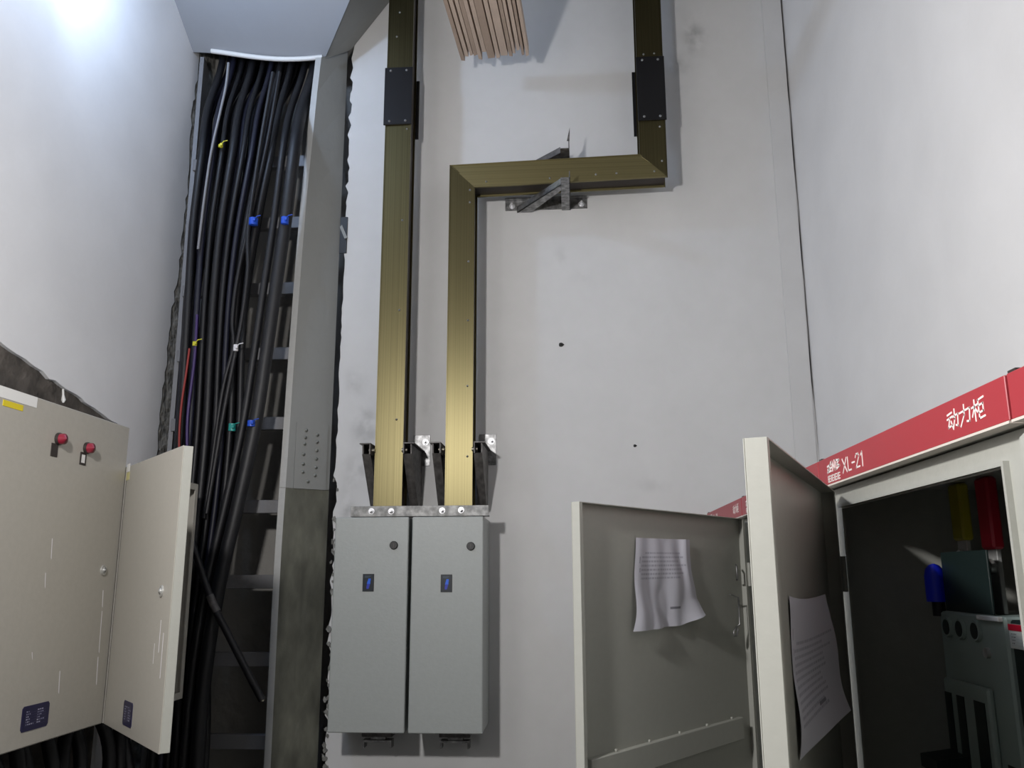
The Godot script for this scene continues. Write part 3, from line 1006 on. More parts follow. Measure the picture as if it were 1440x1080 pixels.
# hollow wall box open to +x
func shell(t: Node3D, x0: float, x1: float, y0: float, y1: float, z0: float, z1: float, m: Material, mi: Material, th := 0.003):
	obj("back_panel", one_box(Vector3(x0, y0, z0), Vector3(x0 + th, y1, z1)), mi, t)
	obj("top_panel", one_box(Vector3(x0 + th, y1 - th, z0), Vector3(x1, y1, z1)), m, t)
	obj("bottom_panel", one_box(Vector3(x0 + th, y0, z0), Vector3(x1, y0 + th, z1)), m, t)
	obj("side_panel", one_box(Vector3(x0 + th, y0 + th, z0), Vector3(x1, y1 - th, z0 + th)), m, t)
	obj("side_panel", one_box(Vector3(x0 + th, y0 + th, z1 - th), Vector3(x1, y1 - th, z1)), m, t)

func plate_img(bg: Color, ink: Color, seed_: int, rows: int, two: bool) -> Image:
	var im := Image.create(128, 128, false, Image.FORMAT_RGB8)
	im.fill(bg)
	var r := RandomNumberGenerator.new()
	r.seed = seed_
	for k in rows:
		var y := 18 + k * int(96.0 / rows)
		im.fill_rect(Rect2i(8, y + int(70.0 / rows), 112, 1), bg.lerp(ink, 0.35))
		for c in (2 if two else 1):
			var x := 12 + c * 60
			var n := r.randi_range(14, 44)
			while n > 0:
				var w := r.randi_range(4, 9)
				im.fill_rect(Rect2i(x, y, w, 7), bg.lerp(ink, r.randf_range(0.45, 0.95)))
				x += w + 3
				n -= w + 3
	return im

func left_cabinets():
	# nearer box, closed
	var x0 := LX
	var xf := -1.4
	var t := thing("distribution_box", "closed beige wall box with two red indicator lamps", "cabinet", Vector3(-1.58, 1.127, -2.1), "beige wall boxes on the left wall")
	obj("body", one_box(Vector3(x0, 1.128, -2.598), Vector3(xf - 0.022, 2.009, -1.45), 0.002), M.cab_left, t)
	obj("door", one_box(Vector3(xf - 0.0205, 1.127, -2.599), Vector3(xf, 2.010, -1.449), 0.003), M.cab_left, t)
	var ax := Vector3(1, 0, 0)
	var i := 0
	for c in [[1.916, -2.228], [1.911, -2.368]]:
		var p := Vector3(xf, c[0], c[1])
		var b := MB.new()
		b.cyl(p, p + ax * 0.008, 0.0175, 18, 0.002)
		var lamp := obj("indicator_lamp", b, M.bezel, t)
		b = MB.new()
		b.cyl(p + ax * 0.008, p + ax * 0.018, 0.015, 18)
		b.dome(p + ax * 0.018, ax, 0.015, 0.006, 18)
		obj("red_lens", b, M.red_glass, lamp)
		# little label holder below
		b = MB.new()
		if i == 0:
			b.box(p + Vector3(0, -0.050, -0.002), p + Vector3(0.002, -0.014, 0.028), 0.0005)
		else:
			for q in [[-0.050, -0.044, -0.002, 0.028], [-0.020, -0.014, -0.002, 0.028]]:
				b.box(p + Vector3(0, q[0], q[2]), p + Vector3(0.002, q[1], q[3]))
			for q in [[-0.002, 0.003], [0.023, 0.028]]:
				b.box(p + Vector3(0, -0.044, q[0]), p + Vector3(0.002, -0.020, q[1]))
		var hold := obj("label_holder", b, M.bezel, t)
		if i == 1:
			obj("label_card", one_box(p + Vector3(0, -0.044, 0.003), p + Vector3(0.001, -0.020, 0.023)), M.white, hold)
		i += 1
	lock_on(t, Vector3(xf, 1.568, -2.522), ax)
	obj("label_strip", one_box(Vector3(xf, 1.981, -2.118), Vector3(xf + 0.001, 2.009, -1.75)), M.white, t)
	obj("yellow_sticker", one_box(Vector3(xf, 1.962, -2.064), Vector3(xf + 0.001, 1.977, -1.985)), M.tape_yellow, t)
	rating_plate(t, Vector3(xf, 1.166, -2.205), Vector3(0, 0, -1), 0.115, 0.062, ax, 5)
	# scuffs on the door
	var b := MB.new()
	for s in [[-2.258, 1.595, 1.65, 0.003], [-2.245, 1.52, 1.56, 0.003], [-2.54, 1.46, 1.51, 0.004], [-2.545, 1.33, 1.45, 0.003], [-2.548, 1.24, 1.32, 0.004], [-2.225, 1.34, 1.36, 0.003], [-2.36, 1.24, 1.30, 0.004]]:
		b.prism(PackedVector2Array([Vector2(s[0], s[1]), Vector2(s[0] + s[3], s[1] + 0.004), Vector2(s[0] + s[3] * 0.6 + 0.006, s[2]), Vector2(s[0] + 0.005, s[2])]), Vector3(xf, 0, 0), Vector3(0, 0, 1), Vector3.UP, Vector3(0.0004, 0, 0))
	var sc := obj("scuff_marks", b, M.tag_white, t)
	sc.set_meta("kind", "stuff")
	# farther box, its door swung out
	t = thing("distribution_box", "beige wall box with its door swung open toward the viewer", "cabinet", Vector3(-1.58, 1.127, -2.86), "beige wall boxes on the left wall")
	shell(t, x0, xf, 1.127, 1.885, -3.13, -2.604, M.cab_left, M.cab_left)
	# inner rim of the opening
	b = MB.new()
	b.box(Vector3(xf - 0.004, 1.130, -3.127), Vector3(xf, 1.882, -3.108))
	b.box(Vector3(xf - 0.004, 1.130, -3.108), Vector3(xf, 1.150, -2.607))
	b.box(Vector3(xf - 0.004, 1.862, -3.108), Vector3(xf, 1.882, -2.607))
	obj("rim", b, M.cab_left, t)
	var h := Vector3(-1.396, 0, -2.598)
	var u := Vector3(0.660, 0, 0.751)
	var nn := Vector3(0.751, 0, -0.660)  # away from the viewer, towards the box inside
	var basis := Basis(u, Vector3.UP, u.cross(Vector3.UP))
	var w := 0.574
	var wn := u.cross(Vector3.UP)    # outer face side
	var xfm := Transform3D(basis, h)
	# in door space: x along the width, y up, z = wn
	var sgn := 1.0 if wn.dot(Vector3(0, 0, 1)) > 0.0 or wn.dot(-h) > 0.0 else -1.0
	b = MB.new(xfm)
	b.box(Vector3(0.004, 1.127, -0.002 * sgn), Vector3(w, 1.885, 0.0), 0.001)
	var d := obj("door", b, M.cab_left, t)
	b = MB.new(xfm)
	b.box(Vector3(0.004, 1.129, -0.026 * sgn), Vector3(0.007, 1.883, -0.0022 * sgn))
	b.box(Vector3(w - 0.004, 1.128, -0.026 * sgn), Vector3(w, 1.884, -0.0022 * sgn), 0.001)
	b.box(Vector3(0.007, 1.128, -0.026 * sgn), Vector3(w - 0.004, 1.131, -0.0022 * sgn))
	b.box(Vector3(0.007, 1.881, -0.026 * sgn), Vector3(w - 0.004, 1.884, -0.0022 * sgn))
	obj("door_return", b, M.cab, d)
	var on := wn * sgn
	lock_on(d, h + u * 0.485 + Vector3.UP * 1.512, on)
	rating_plate(d, h + u * 0.215 + Vector3.UP * 1.152, u, 0.092, 0.064, on, 8)
	b = MB.new(xfm)
	b.box(Vector3(0.003, 1.868, 0.0003), Vector3(0.035, 1.893, 0.001))
	obj("white_tape", b, M.white, d)
	b = MB.new(xfm)
	b.box(Vector3(0.003, 1.842, 0.0003), Vector3(0.040, 1.866, 0.001))
	obj("yellow_tape", b, M.tape_pale, d)
	b = MB.new(xfm)
	for s in [[0.50, 1.36, 1.44, 0.003], [0.53, 1.30, 1.41, 0.004], [0.46, 1.33, 1.38, 0.002]]:
		b.box(Vector3(s[0], s[1], 0.0002), Vector3(s[0] + s[3], s[2], 0.0006))
	sc = obj("scuff_marks", b, M.tag_white, d)
	sc.set_meta("kind", "stuff")
	# dark cables leaning in the open box
	for k in 3:
		b = MB.new()
		b.tube(smooth([Vector3(-1.50 - 0.045 * k, 1.84, -3.06), Vector3(-1.48 - 0.045 * k, 1.72, -3.075), Vector3(-1.54 - 0.045 * k, 1.5, -3.08), Vector3(-1.58 - 0.045 * k, 1.145, -3.07)], 5), 0.012, 8)
		tag(obj("box_cable", b, M.cable), "black cable curving down inside the open beige wall box", "cable", "cables in the open wall box")
	# black cables added under the boxes to fill that area with dark
	var r := RandomNumberGenerator.new()
	r.seed = 17
	for k in 10:
		b = MB.new()
		var zz := -2.3 - 0.095 * k
		b.tube(smooth([Vector3(-1.66 + 0.03 * (k % 3), 1.12, zz), Vector3(-1.62 + r.randf_range(-0.03, 0.05), 0.95, zz - 0.05), Vector3(-1.55 + r.randf_range(-0.05, 0.08), 0.6, zz + r.randf_range(-0.02, 0.02)), Vector3(-1.55, 0.03, zz)], 6), 0.022, 9)
		tag(obj("added_drop_cable", b, M.cable), "added black cable filling the dark under the beige wall boxes", "cable", "added cables under the wall boxes")

func lock_on(t: Node3D, p: Vector3, n: Vector3):
	var b := MB.new()
	b.cyl(p, p + n * 0.004, 0.0155, 18, 0.001)
	b.dome(p + n * 0.004, n, 0.009, 0.004, 14)
	var o := obj("lock", b, M.chrome, t)
	o.set_meta("label", "round chrome lock")

func rating_plate(t: Node3D, p: Vector3, u: Vector3, w: float, h: float, n: Vector3, seed_: int):
	var b := MB.new()
	var pts := PackedVector2Array()
	var c := 0.006
	for v in [[c, 0], [w - c, 0], [w, c], [w, h - c], [w - c, h], [c, h], [0, h - c], [0, c]]:
		pts.append(Vector2(v[0], v[1]))
	b.prism(pts, p, u, Vector3.UP, n * 0.0012)
	var navy := mat(Color(0.13, 0.12, 0.27), 0.4)
	var o := obj("rating_plate", b, navy, t)
	o.set_meta("label", "dark blue rating plate")
	b = MB.new()
	var q := p + n * 0.0016
	var a0 := q + u * 0.008 + Vector3.UP * 0.006
	var a1 := q + u * (w - 0.008) + Vector3.UP * 0.006
	var up := Vector3.UP * (h - 0.012)
	b.sheet(a0, a1, a1 + up, a0 + up)
	obj("plate_print", b, pic(plate_img(Color(0.12, 0.115, 0.25), Color(0.74, 0.74, 0.82), seed_, 6, true), 0.4), o)

# strokes of hand-set lettering in the unit square: polylines as [x, y, x, y ...]
const GLYPHS := {
	"dong": [[0.05, 0.80, 0.45, 0.86], [0.0, 0.58, 0.48, 0.66], [0.24, 0.62, 0.06, 0.16, 0.42, 0.24], [0.34, 0.42, 0.46, 0.12], [0.52, 0.62, 1.0, 0.70, 0.94, 0.12, 0.78, 0.18], [0.72, 0.96, 0.70, 0.50, 0.50, 0.04]],
	"li": [[0.04, 0.66, 0.94, 0.74, 0.86, 0.12, 0.64, 0.16], [0.46, 0.98, 0.44, 0.50, 0.06, 0.02]],
	"gui": [[0.0, 0.66, 0.46, 0.74], [0.24, 0.98, 0.24, 0.02], [0.24, 0.66, 0.0, 0.26], [0.26, 0.60, 0.44, 0.40], [0.54, 0.92, 1.0, 0.98], [0.56, 0.92, 0.56, 0.06, 1.0, 0.10], [0.58, 0.66, 0.92, 0.70, 0.92, 0.36, 0.58, 0.32]],
	"emblem": [[0.0, 0.62, 0.30, 0.70], [0.02, 0.30, 0.34, 0.40], [0.0, 0.06, 0.30, 0.10], [0.30, 0.92, 0.06, 0.10], [0.42, 0.08, 0.42, 0.92], [0.42, 0.92, 0.60, 0.10], [0.60, 0.08, 0.60, 0.96], [0.72, 0.06, 0.72, 0.94, 0.98, 0.84, 0.80, 0.52, 1.0, 0.30, 0.72, 0.06]],
	"mark": [[0.05, 0.9, 0.95, 0.9], [0.05, 0.5, 0.95, 0.5], [0.05, 0.1, 0.95, 0.1], [0.5, 0.95, 0.5, 0.05], [0.1, 0.9, 0.1, 0.1]],
	"X": [[0.05, 1.0, 0.95, 0.0], [0.95, 1.0, 0.05, 0.0]],
	"L": [[0.12, 1.0, 0.12, 0.03, 0.95, 0.03]],
	"-": [[0.1, 0.48, 0.9, 0.48]],
	"2": [[0.06, 0.78, 0.22, 0.97, 0.72, 0.97, 0.92, 0.76, 0.10, 0.03, 0.95, 0.03]],
	"1": [[0.25, 0.80, 0.62, 0.98, 0.62, 0.0]],
}
func glyph(b: MB, key: String, o: Vector3, u: Vector3, v: Vector3, w: float, h: float, n: Vector3, th: float):
	for s in GLYPHS[key]:
		for i in range(0, s.size() - 2, 2):
			var a := Vector2(s[i] * w, s[i + 1] * h)
			var c := Vector2(s[i + 2] * w, s[i + 3] * h)
			var d := (c - a).normalized() * th * 0.5
			var e := Vector2(-d.y, d.x)
			b.prism(PackedVector2Array([a - d - e, c + d - e, c + d + e, a - d + e]), o, u, v, n * 0.0006)

func right_cabinets():
	var xf := 0.525
	var xb := RX - 0.003
	var nl := Vector3(-1, 0, 0)
	var zs := [[-1.057, -0.20], [-1.886, -1.060], [-2.769, -1.889], [-3.49, -2.772]]
	var labs := ["beige cabinet at the right edge with its door shut", "open beige power cabinet with the red XL-21 header", "open beige cabinet behind with a paper taped inside its door", "farthest beige floor cabinet against the back wall"]
	for i in 4:
		var z0: float = zs[i][0]
		var z1: float = zs[i][1]
		var t := thing("power_cabinet", labs[i], "cabinet", Vector3(0.76, 0, (z0 + z1) * 0.5), "floor cabinets along the right wall")
		# carcass
		var th := 0.004
		obj("back_panel", one_box(Vector3(xb - th, 0.0, z0), Vector3(xb, 1.726, z1)), M.cab, t)
		obj("top_panel", one_box(Vector3(0.557, 1.722, z0), Vector3(xb - th, 1.726, z1)), M.cab, t)
		obj("base", one_box(Vector3(0.557, 0.0, z0), Vector3(xb - th, 0.08, z1)), M.cab, t)
		obj("side_panel", one_box(Vector3(0.557, 0.08, z0), Vector3(xb - th, 1.722, z0 + th)), M.cab, t)
		obj("side_panel", one_box(Vector3(0.557, 0.08, z1 - th), Vector3(xb - th, 1.722, z1)), M.cab, t)
		# front frame round the opening
		var b := MB.new()
		b.box(Vector3(0.553, 1.682, z0), Vector3(0.557, 1.724, z1))
		b.box(Vector3(0.553, 0.0, z0), Vector3(0.557, 0.12, z1))
		b.box(Vector3(0.553, 0.12, z0), Vector3(0.557, 1.682, z0 + 0.045))
		b.box(Vector3(0.553, 0.12, z1 - 0.075), Vector3(0.557, 1.682, z1))
		b.box(Vector3(0.545, 0.12, z1 - 0.079), Vector3(0.553, 1.690, z1 - 0.073))
		b.box(Vector3(0.545, 1.684, z0 + 0.045), Vector3(0.553, 1.690, z1 - 0.079))
		obj("front_frame", b, M.cab, t)
		# red header
		obj("header_back", one_box(Vector3(0.531, 1.7275, z0 + 0.001), Vector3(0.60, 1.783, z1 - 0.001), 0.001), M.cab, t)
		var hd := obj("header", one_box(Vector3(xf, 1.730, z0 + 0.0015), Vector3(xf + 0.006, 1.786, z1 - 0.0015), 0.001), M.header, t)
		hd.set_meta("label", "red header strip with pale lettering")
		obj("header_edge", one_box(Vector3(xf - 0.001, 1.7265, z0 + 0.0015), Vector3(xf + 0.02, 1.7298, z1 - 0.0015)), M.header_edge, hd)
		# small clip at the seam
		obj("seam_clip", one_box(Vector3(xf + 0.002, 1.7862, z0 + 0.001), Vector3(xf + 0.03, 1.7895, z0 + 0.02)), M.bezel, hd)
		var lb := MB.new()
		var lx := xf
		if i >= 1:
			var w := z1 - z0
			# the same print on each header, reading from far to near
			var k := w / 0.826
			glyph(lb, "emblem", Vector3(lx, 1.7535, z0 + 0.066 * k), Vector3(0, 0, 1), Vector3.UP, 0.082 * k, 0.021, nl, 0.0042)
			for g in 4:
				glyph(lb, "mark", Vector3(lx, 1.7335, z0 + (0.064 + 0.0215 * g) * k), Vector3(0, 0, 1), Vector3.UP, 0.0185 * k, 0.014, nl, 0.0022)
			var cx := z0 + 0.166 * k
			for g in [["X", 0.028], ["L", 0.022], ["-", 0.018], ["2", 0.024], ["1", 0.018]]:
				glyph(lb, g[0], Vector3(lx, 1.7425, cx), Vector3(0, 0, 1), Vector3.UP, g[1] * k, 0.026, nl, 0.0032)
				cx += (g[1] + 0.004) * k
			cx = z0 + 0.655 * k
			for g in ["dong", "li", "gui"]:
				glyph(lb, g, Vector3(lx, 1.744, cx), Vector3(0, 0, 1), Vector3.UP, 0.034 * k, 0.028, nl, 0.0027)
				cx += 0.0385 * k
			var lt := obj("lettering", lb, M.letter, hd)
		# doors
		if i == 0 or i == 3:
			var db := MB.new()
			db.box(Vector3(0.525, 0.10, z0 + 0.006), Vector3(0.551, 1.712, z1 - 0.006), 0.006)
			var d := obj("door", db, M.cab, t)
			lock_on(d, Vector3(0.525, 1.0, z1 - 0.07), nl)
		elif i == 1:
			pan_door(t, Vector3(0.536, 0, -1.822), Vector3(0.24, 0, -1.075), 1.7165, 0.030, false)
		else:
			pan_door(t, Vector3(0.528, 0, -2.752), Vector3(0.012, 0, -2.04), 1.7185, 0.024, true)
	papers()
	switchgear()

func pan_door(t: Node3D, h: Vector3, e: Vector3, top: float, dep: float, second: bool):
	# an opened sheet-steel door: skin with returned edges; its inside faces the viewer
	var u := (e - h).normalized()
	var w := e.distance_to(h)
	var inn := Vector3(-u.z, 0, u.x)
	if inn.dot(Vector3(1, 0, 0)) < 0.0:
		inn = -inn
	# door space: x width, y up, z towards the inside
	var xfm := Transform3D(Basis(u, Vector3.UP, inn), h)
	var b := MB.new(xfm)
	b.box(Vector3(0.0, 0.10, -dep), Vector3(w, top, -dep + 0.002), 0.0008)
	var d := obj("door", b, M.cab, t)
	b = MB.new(xfm)
	b.box(Vector3(0.002, 0.102, -dep + 0.0022), Vector3(w - 0.002, top - 0.002, -dep + 0.003))
	obj("inner_skin", b, M.cab, d)
	b = MB.new(xfm)
	b.box(Vector3(w - 0.002, 0.10, -dep + 0.002), Vector3(w, top, 0.0), 0.0006)
	b.box(Vector3(0.0, 0.10, -dep + 0.002), Vector3(0.002, top, 0.0))
	b.box(Vector3(0.002, top - 0.002, -dep + 0.002), Vector3(w - 0.002, top, 0.0))
	b.box(Vector3(0.002, 0.10, -dep + 0.002), Vector3(w - 0.002, 0.102, 0.0))
	# inner hems
	b.box(Vector3(w - 0.012, 0.102, -0.002), Vector3(w - 0.002, top - 0.002, 0.0))
	b.box(Vector3(0.002, 0.102, -0.002), Vector3(0.014, top - 0.002, 0.0))
	obj("door_return", b, M.cab, d)
	# perforated stiffener rail near the middle height and hinges
	b = MB.new(xfm)
	b.box(Vector3(0.075, 1.085, -dep + 0.002), Vector3(0.842, 1.145, -dep + 0.018), 0.002)
	var s := obj("stiffener_rail", b, M.cab, d)
	for k in 5:
		var nb := MB.new(xfm)
		var x := 0.13 + 0.15 * k
		nb.box(Vector3(x - 0.003, 1.145, -dep + 0.006), Vector3(x + 0.003, 1.151, -dep + 0.012), 0.001)
		obj("tab", nb, M.cab, s)
	for y in [1.55, 0.35]:
		var hb := MB.new(xfm)
		hb.cyl(Vector3(-0.002, y - 0.035, 0.004), Vector3(-0.002, y + 0.035, 0.004), 0.006, 12)
		obj("hinge", hb, M.cab, d)
	if second:
		# latch wires near the hinge side
		var wb := MB.new(xfm)
		wb.tube([Vector3(0.052, 1.578, -0.012), Vector3(0.066, 1.572, -0.004), Vector3(0.066, 1.538, -0.004), Vector3(0.052, 1.534, -0.012)], 0.003, 8)
		obj("wire_hook", wb, M.zinc, d)
		wb = MB.new(xfm)
		wb.tube([Vector3(0.110, 1.492, -0.010), Vector3(0.074, 1.482, 0.0), Vector3(0.076, 1.405, 0.0), Vector3(0.092, 1.398, -0.003), Vector3(0.105, 1.385, -0.006), Vector3(0.104, 1.372, -0.006), Vector3(0.092, 1.372, -0.004), Vector3(0.084, 1.392, -0.002)], 0.003, 8)
		obj("wire_hook", wb, M.zinc, d)

func page_img(seed_: int, from: float, rows: int) -> Image:
	var im := Image.create(256, 192, false, Image.FORMAT_RGB8)
	im.fill(Color(0.80, 0.80, 0.84))
	var r := RandomNumberGenerator.new()
	r.seed = seed_
	for k in rows:
		var y := int(from * 192.0) + k * 9
		var x := 26 if k > 0 else 44
		var n := r.randi_range(150, 196)
		while n > 0:
			var w := r.randi_range(3, 9)
			im.fill_rect(Rect2i(x, y, w, 4), Color(0.66, 0.66, 0.71))
			x += w + 2
			n -= w + 2
	im.fill_rect(Rect2i(150, 150, 34, 5), Color(0.5, 0.5, 0.54))
	im.fill_rect(Rect2i(16, 40, 3, 14), Color(0.55, 0.55, 0.6))
	im.fill_rect(Rect2i(18, 64, 3, 9), Color(0.55, 0.55, 0.6))
	return im

func paper_sheet(xfm: Transform3D, corners: Array, fn: Callable, nu := 26, nv := 20) -> MB:
	# corners: lower left, lower right, upper right, upper left in door space; fn(s, t) lifts it off the door
	var b := MB.new(xfm)
	var P := []
	for j in nv + 1:
		var row := []
		for i in nu + 1:
			var s := float(i) / nu
			var t := float(j) / nv
			var lo: Vector2 = corners[0].lerp(corners[1], s)
			var hi: Vector2 = corners[3].lerp(corners[2], s)
			var q := lo.lerp(hi, t)
			var off: Vector3 = fn.call(s, t)
			row.append(Vector3(q.x, q.y, 0) + off)
		P.append(row)
	for j in nv:
		for i in nu:
			var q := [[i, j], [i + 1, j], [i + 1, j + 1], [i, j + 1]]
			for k in [0, 2, 1, 0, 3, 2]:
				var a: int = q[k][0]
				var c: int = q[k][1]
				var du: Vector3 = P[c][mini(a + 1, nu)] - P[c][maxi(a - 1, 0)]
				var dv: Vector3 = P[mini(c + 1, nv)][a] - P[maxi(c - 1, 0)][a]
				b.vert(P[c][a], du.cross(dv).normalized(), Vector2(float(a) / nu, 1.0 - float(c) / nv))
	return b

func papers():
	# sheet taped inside the farther open door
	var h := Vector3(0.528, 0, -2.752)
	var e := Vector3(0.012, 0, -2.04)
	var u := (e - h).normalized()
	var inn := Vector3(-u.z, 0, u.x)
	if inn.x < 0.0: inn = -inn
	# read from the viewer: left is the free edge
	var xfm := Transform3D(Basis(-u, Vector3.UP, inn), h)
	var f := func(s: float, t: float) -> Vector3:
		var z := -0.019 + 0.008 * sin(s * 9.0 + t * 3.0) * (1.0 - t) + 0.006 * sin(t * 8.0 + s * 5.0) * (0.3 + 0.7 * (1.0 - t)) + 0.004 * sin(s * 22.0) * (1.0 - t * 0.6)
		z += 0.010 * (1.0 - t)
		var y := 0.0
		var c := maxf(0.0, (s - 0.72) / 0.28) * maxf(0.0, (0.30 - t) / 0.30)
		z += 0.022 * c
		y += 0.022 * c
		z += 0.012 * exp(-pow((s - 0.86) / 0.05, 2.0)) * smoothstep(0.15, 0.9, t)
		return Vector3(0.004 * c, y, maxf(z, -0.0205))
	var b := paper_sheet(xfm, [Vector2(-0.649, 1.412), Vector2(-0.308, 1.418), Vector2(-0.323, 1.646), Vector2(-0.608, 1.643)], f, 40, 28)
	var pm := pic(page_img(3, 0.16, 7), 0.55)
	pm.cull_mode = BaseMaterial3D.CULL_DISABLED
	tag(obj("paper_notice", b, pm), "crumpled white notice taped inside the farther open door", "paper")
	# sheet hanging inside the nearer open door
	h = Vector3(0.536, 0, -1.822)
	e = Vector3(0.24, 0, -1.075)
	u = (e - h).normalized()
	inn = Vector3(-u.z, 0, u.x)
	if inn.x < 0.0: inn = -inn
	xfm = Transform3D(Basis(-u, Vector3.UP, inn), h)
	var f2 := func(s: float, t: float) -> Vector3:
		var z := -0.024 + 0.05 * s * s * (0.4 + 0.6 * (1.0 - t)) + 0.006 * sin(t * 7.0 + s * 3.0) * (1.0 - t)
		return Vector3(0.0, -0.006 * sin(s * PI), maxf(z, -0.0255))
	b = paper_sheet(xfm, [Vector2(-0.562, 1.296), Vector2(-0.33, 1.335), Vector2(-0.28, 1.516), Vector2(-0.551, 1.519)], f2, 26, 20)
	var pm2 := pic(page_img(9, 0.3, 12), 0.55)
	pm2.cull_mode = BaseMaterial3D.CULL_DISABLED
	tag(obj("paper_notice", b, pm2), "white sheet hanging inside the nearer open door", "paper")

func switchgear():
	# moulded-case breaker in the open cabinet
	var t := thing("circuit_breaker", "large pale green-grey breaker inside the open power cabinet", "circuit breaker", Vector3(0.75, 0.95, -1.6))
	var x := 0.70
	obj("case", one_box(Vector3(x, 0.95, -1.775), Vector3(0.86, 1.480, -1.515), 0.004), M.breaker, t)
	obj("side_panel", one_box(Vector3(x + 0.006, 0.95, -1.511), Vector3(0.86, 1.476, -1.40), 0.003), M.breaker_dark, t)
	# terminal wells along the top
	for z in [-1.735, -1.680, -1.618]:
		var b := MB.new()
		b.cyl(Vector3(x - 0.0005, 1.452, z), Vector3(x - 0.006, 1.452, z), 0.019, 18, 0.002)
		var o := obj("terminal_ring", b, M.breaker, t)
		b = MB.new()
		b.cyl(Vector3(x - 0.006, 1.452, z), Vector3(x - 0.0068, 1.452, z), 0.014, 18)
		obj("terminal_hole", b, M.breaker_dark, o)
	obj("ledge", one_box(Vector3(x - 0.008, 1.472, -1.60), Vector3(x, 1.480, -1.52), 0.001), M.white, t)
	obj("front_plate", one_box(Vector3(x - 0.012, 1.00, -1.76), Vector3(x, 1.36, -1.58), 0.004), M.breaker, t)
	for q in [[1.20, 1.335, -1.755, -1.728], [1.19, 1.335, -1.705, -1.675], [1.16, 1.335, -1.635, -1.595]]:
		obj("window", one_box(Vector3(x - 0.0135, q[0], q[2]), Vector3(x - 0.012, q[1], q[3])), M.breaker_dark, t)
	var b := MB.new()
	b.prism(PackedVector2Array([Vector2(-0.012, -0.012), Vector2(0.0, -0.02), Vector2(0.055, -0.012), Vector2(0.055, 0.010), Vector2(0.0, 0.018), Vector2(-0.012, 0.012)]), Vector3(x - 0.012, 1.215, -1.76), Vector3(-1, 0, 0), Vector3.UP, Vector3(0, 0, 0.075))
	obj("toggle", b, M.breaker_dark, t)
	obj("recess", one_box(Vector3(x - 0.002, 1.155, -1.560), Vector3(x + 0.001, 1.245, -1.518)), M.breaker_dark, t)
	b = MB.new()
	b.cyl(Vector3(x - 0.006, 1.418, -1.585), Vector3(x, 1.418, -1.585), 0.009, 12)
	obj("test_button", b, M.chrome, t)
	obj("warning_label", one_box(Vector3(x + 0.002, 1.432, -1.509), Vector3(x + 0.0055, 1.470, -1.445)), M.white, t)
	obj("warning_header", one_box(Vector3(x + 0.0010, 1.460, -1.509), Vector3(x + 0.0019, 1.470, -1.445)), M.sleeve_red, t)
	b = MB.new()
	b.sheet(Vector3(x + 0.0015, 1.433, -1.507), Vector3(x + 0.0015, 1.433, -1.447), Vector3(x + 0.0015, 1.459, -1.447), Vector3(x + 0.0015, 1.459, -1.507))
	obj("label_print", b, pic(plate_img(Color(0.82, 0.84, 0.82), Color(0.25, 0.25, 0.25), 12, 4, false)), t)
	# mounting frame that carries the breaker
	t = thing("mounting_frame", "dark steel mounting frame behind the breaker", "frame", Vector3(0.88, 0.08, -1.6))
	for z in [-1.76, -1.42]:
		obj("upright", one_box(Vector3(0.86, 0.08, z - 0.015), Vector3(0.885, 1.72, z + 0.015), 0.001), M.steel_dark, t)
	for y in [1.0, 1.40, 1.655]:
		obj("cross_bar", one_box(Vector3(0.885, y - 0.02, -1.80), Vector3(0.905, y + 0.02, -1.38), 0.001), M.steel_dark, t)
	# insulated bars above the breaker
	for q in [[-1.737, M.sleeve_yellow, "yellow sleeved copper bar above the breaker", 1.612], [-1.622, M.sleeve_red, "red sleeved copper bar above the breaker", 1.592]]:
		t = thing("sleeved_bar", q[2], "busbar", Vector3(0.74, 1.48, q[0]), "sleeved bars above the breaker")
		obj("sleeve", one_box(Vector3(0.735, q[3], q[0] - 0.024), Vector3(0.755, 1.72, q[0] + 0.024), 0.004), q[1], t)
		obj("bar", one_box(Vector3(0.741, 1.480, q[0] - 0.020), Vector3(0.749, q[3], q[0] + 0.020), 0.001), M.chrome, t)
		b = MB.new()
		b.cyl(Vector3(0.741, q[3] - 0.03, q[0]), Vector3(0.733, q[3] - 0.03, q[0]), 0.014, 6)
		b.cyl(Vector3(0.733, q[3] - 0.03, q[0]), Vector3(0.722, q[3] - 0.03, q[0]), 0.008, 10)
		obj("bolt", b, M.chrome, t)
	# third phase with a rounded blue cap
	t = thing("capped_terminal", "rounded blue cap on a terminal left of the breaker bars", "terminal", Vector3(0.74, 1.48, -1.80))
	b = MB.new()
	b.tube([Vector3(0.70, 1.497, -1.778), Vector3(0.70, 1.545, -1.778), Vector3(0.70, 1.558, -1.778), Vector3(0.70, 1.566, -1.778), Vector3(0.70, 1.569, -1.778)], [0.019, 0.019, 0.0165, 0.010, 0.002], 16)
	obj("cap", b, M.cap_blue, t)
	b = MB.new()
	b.cyl(Vector3(0.702, 1.470, -1.778), Vector3(0.702, 1.50, -1.778), 0.012, 12)
	obj("post", b, M.black, t)
	# dark barrier sheet above the breaker
	tag(obj("barrier_sheet", one_box(Vector3(0.706, 1.481, -1.755), Vector3(0.710, 1.590, -1.565), 0.001), M.breaker_dark), "dark insulating sheet standing on top of the breaker", "sheet")

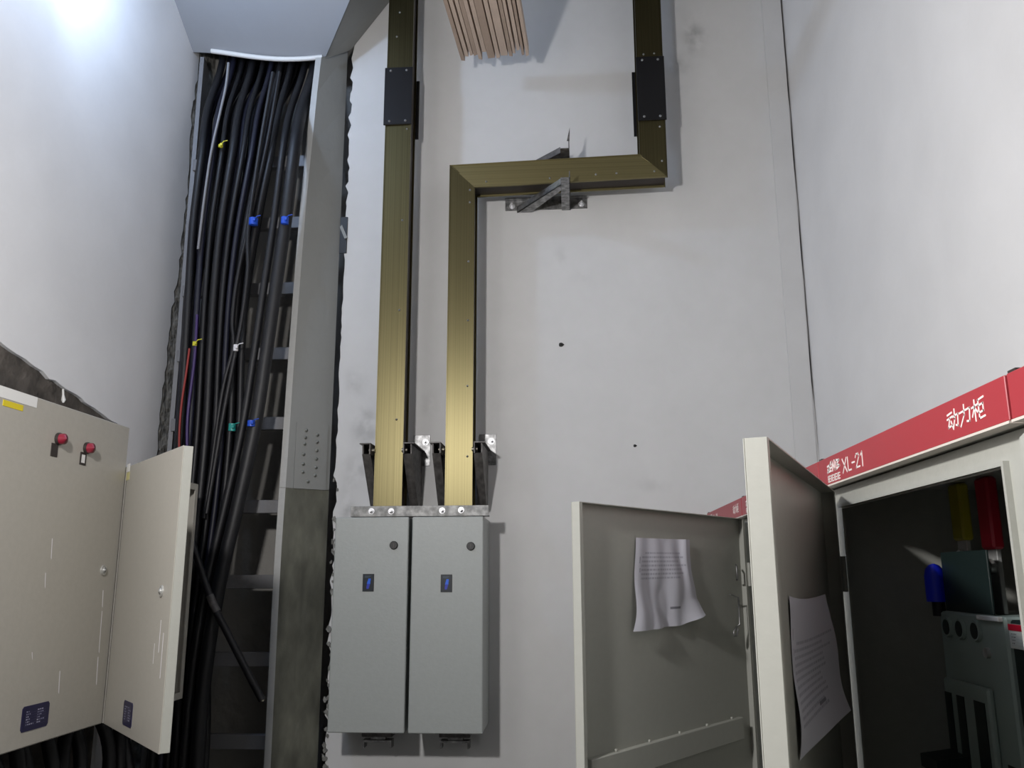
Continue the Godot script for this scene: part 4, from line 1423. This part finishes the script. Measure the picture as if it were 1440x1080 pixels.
const NTH := ["first", "second", "third", "fourth", "fifth", "sixth", "seventh", "eighth", "ninth", "tenth", "eleventh", "twelfth", "thirteenth", "fourteenth", "fifteenth", "sixteenth", "seventeenth", "eighteenth"]
func overhead_slats():
	var r := RandomNumberGenerator.new()
	r.seed = 55
	# rack above the picture that carries the slats
	var t := thing("slat_rack", "steel bar on two hanging rods carrying the wooden slats", "rack", Vector3(-0.3, 3.66, -2.2))
	for z in [-2.35, -1.4]:
		obj("cross_bar", one_box(Vector3(-0.62, 3.670, z - 0.02), Vector3(0.05, 3.708, z + 0.02), 0.002), M.steel_dark, t)
		for x in [-0.58, 0.01]:
			var b := MB.new()
			b.cyl(Vector3(x, 3.70, z), Vector3(x, CEIL, z), 0.006, 8)
			obj("hanger_rod", b, M.zinc, t)
	var x := -0.470
	var grp := "thin wooden slats laid overhead"
	var i := 0
	while x < -0.178:
		var w := r.randf_range(0.010, 0.017)
		if i == 6 or i == 8: w = 0.030
		var h := r.randf_range(0.035, 0.060)
		var ze := -3.25 + r.randf_range(-0.035, 0.03)
		var dx := -0.075
		var y0 := 3.7085
		# slightly fanned: the far ends lie further right
		var b := MB.new()
		b.prism(PackedVector2Array([Vector2(x + 0.022, ze), Vector2(x + 0.022 + w, ze + r.randf_range(-0.008, 0.008)), Vector2(x + w + dx, -1.2), Vector2(x + dx, -1.2)]), Vector3(0, y0, 0), Vector3.RIGHT, Vector3(0, 0, 1), Vector3(0, h, 0))
		tag(obj("wooden_slat", b, M.slat if i % 3 else M.slat2), "thin weathered wooden slat, %s from the left in the overhead bundle" % NTH[i], "slat", grp)
		x += w + r.randf_range(0.002, 0.0075)
		i += 1

func small_wall_bits():
	# drilled holes and a stub of steel in the wall
	for q in [[-0.042, 2.494, 0.011, "black plugged hole in the middle of the white back wall"], [0.251, 2.062, 0.007, "small dark plug low on the white back wall"]]:
		var b := MB.new()
		var pts := PackedVector2Array()
		for k in 9:
			var a := TAU * k / 9.0
			pts.append(Vector2(cos(a) * q[2] * (1.25 if k % 3 == 0 else 0.9), sin(a) * q[2] * 0.85))
		b.prism(pts, Vector3(q[0], q[1], WZ), Vector3.RIGHT, Vector3.UP, Vector3(0, 0, 0.0015))
		b.cyl(Vector3(q[0], q[1], WZ + 0.0015), Vector3(q[0] + 0.001, q[1], WZ + 0.006), float(q[2]) * 0.45, 8)
		tag(obj("wall_plug", b, M.black), q[3], "plug")
	var t := thing("anchor_strap", "grey steel strap in a dark notch beside the ladder rail", "strap", Vector3(-0.985, 2.91, WZ))
	obj("notch", one_box(Vector3(-1.008, 2.93, WZ), Vector3(-0.975, 3.10, WZ + 0.004), 0.001), M.black, t)
	var b := MB.new()
	b.prism(PackedVector2Array([Vector2(-1.008, 3.05), Vector2(-0.998, 3.06), Vector2(-0.972, 3.0), Vector2(-0.984, 2.995)]), Vector3(0, 0, WZ + 0.004), Vector3.RIGHT, Vector3.UP, Vector3(0, 0, 0.008))
	obj("strap", b, M.rail, t)
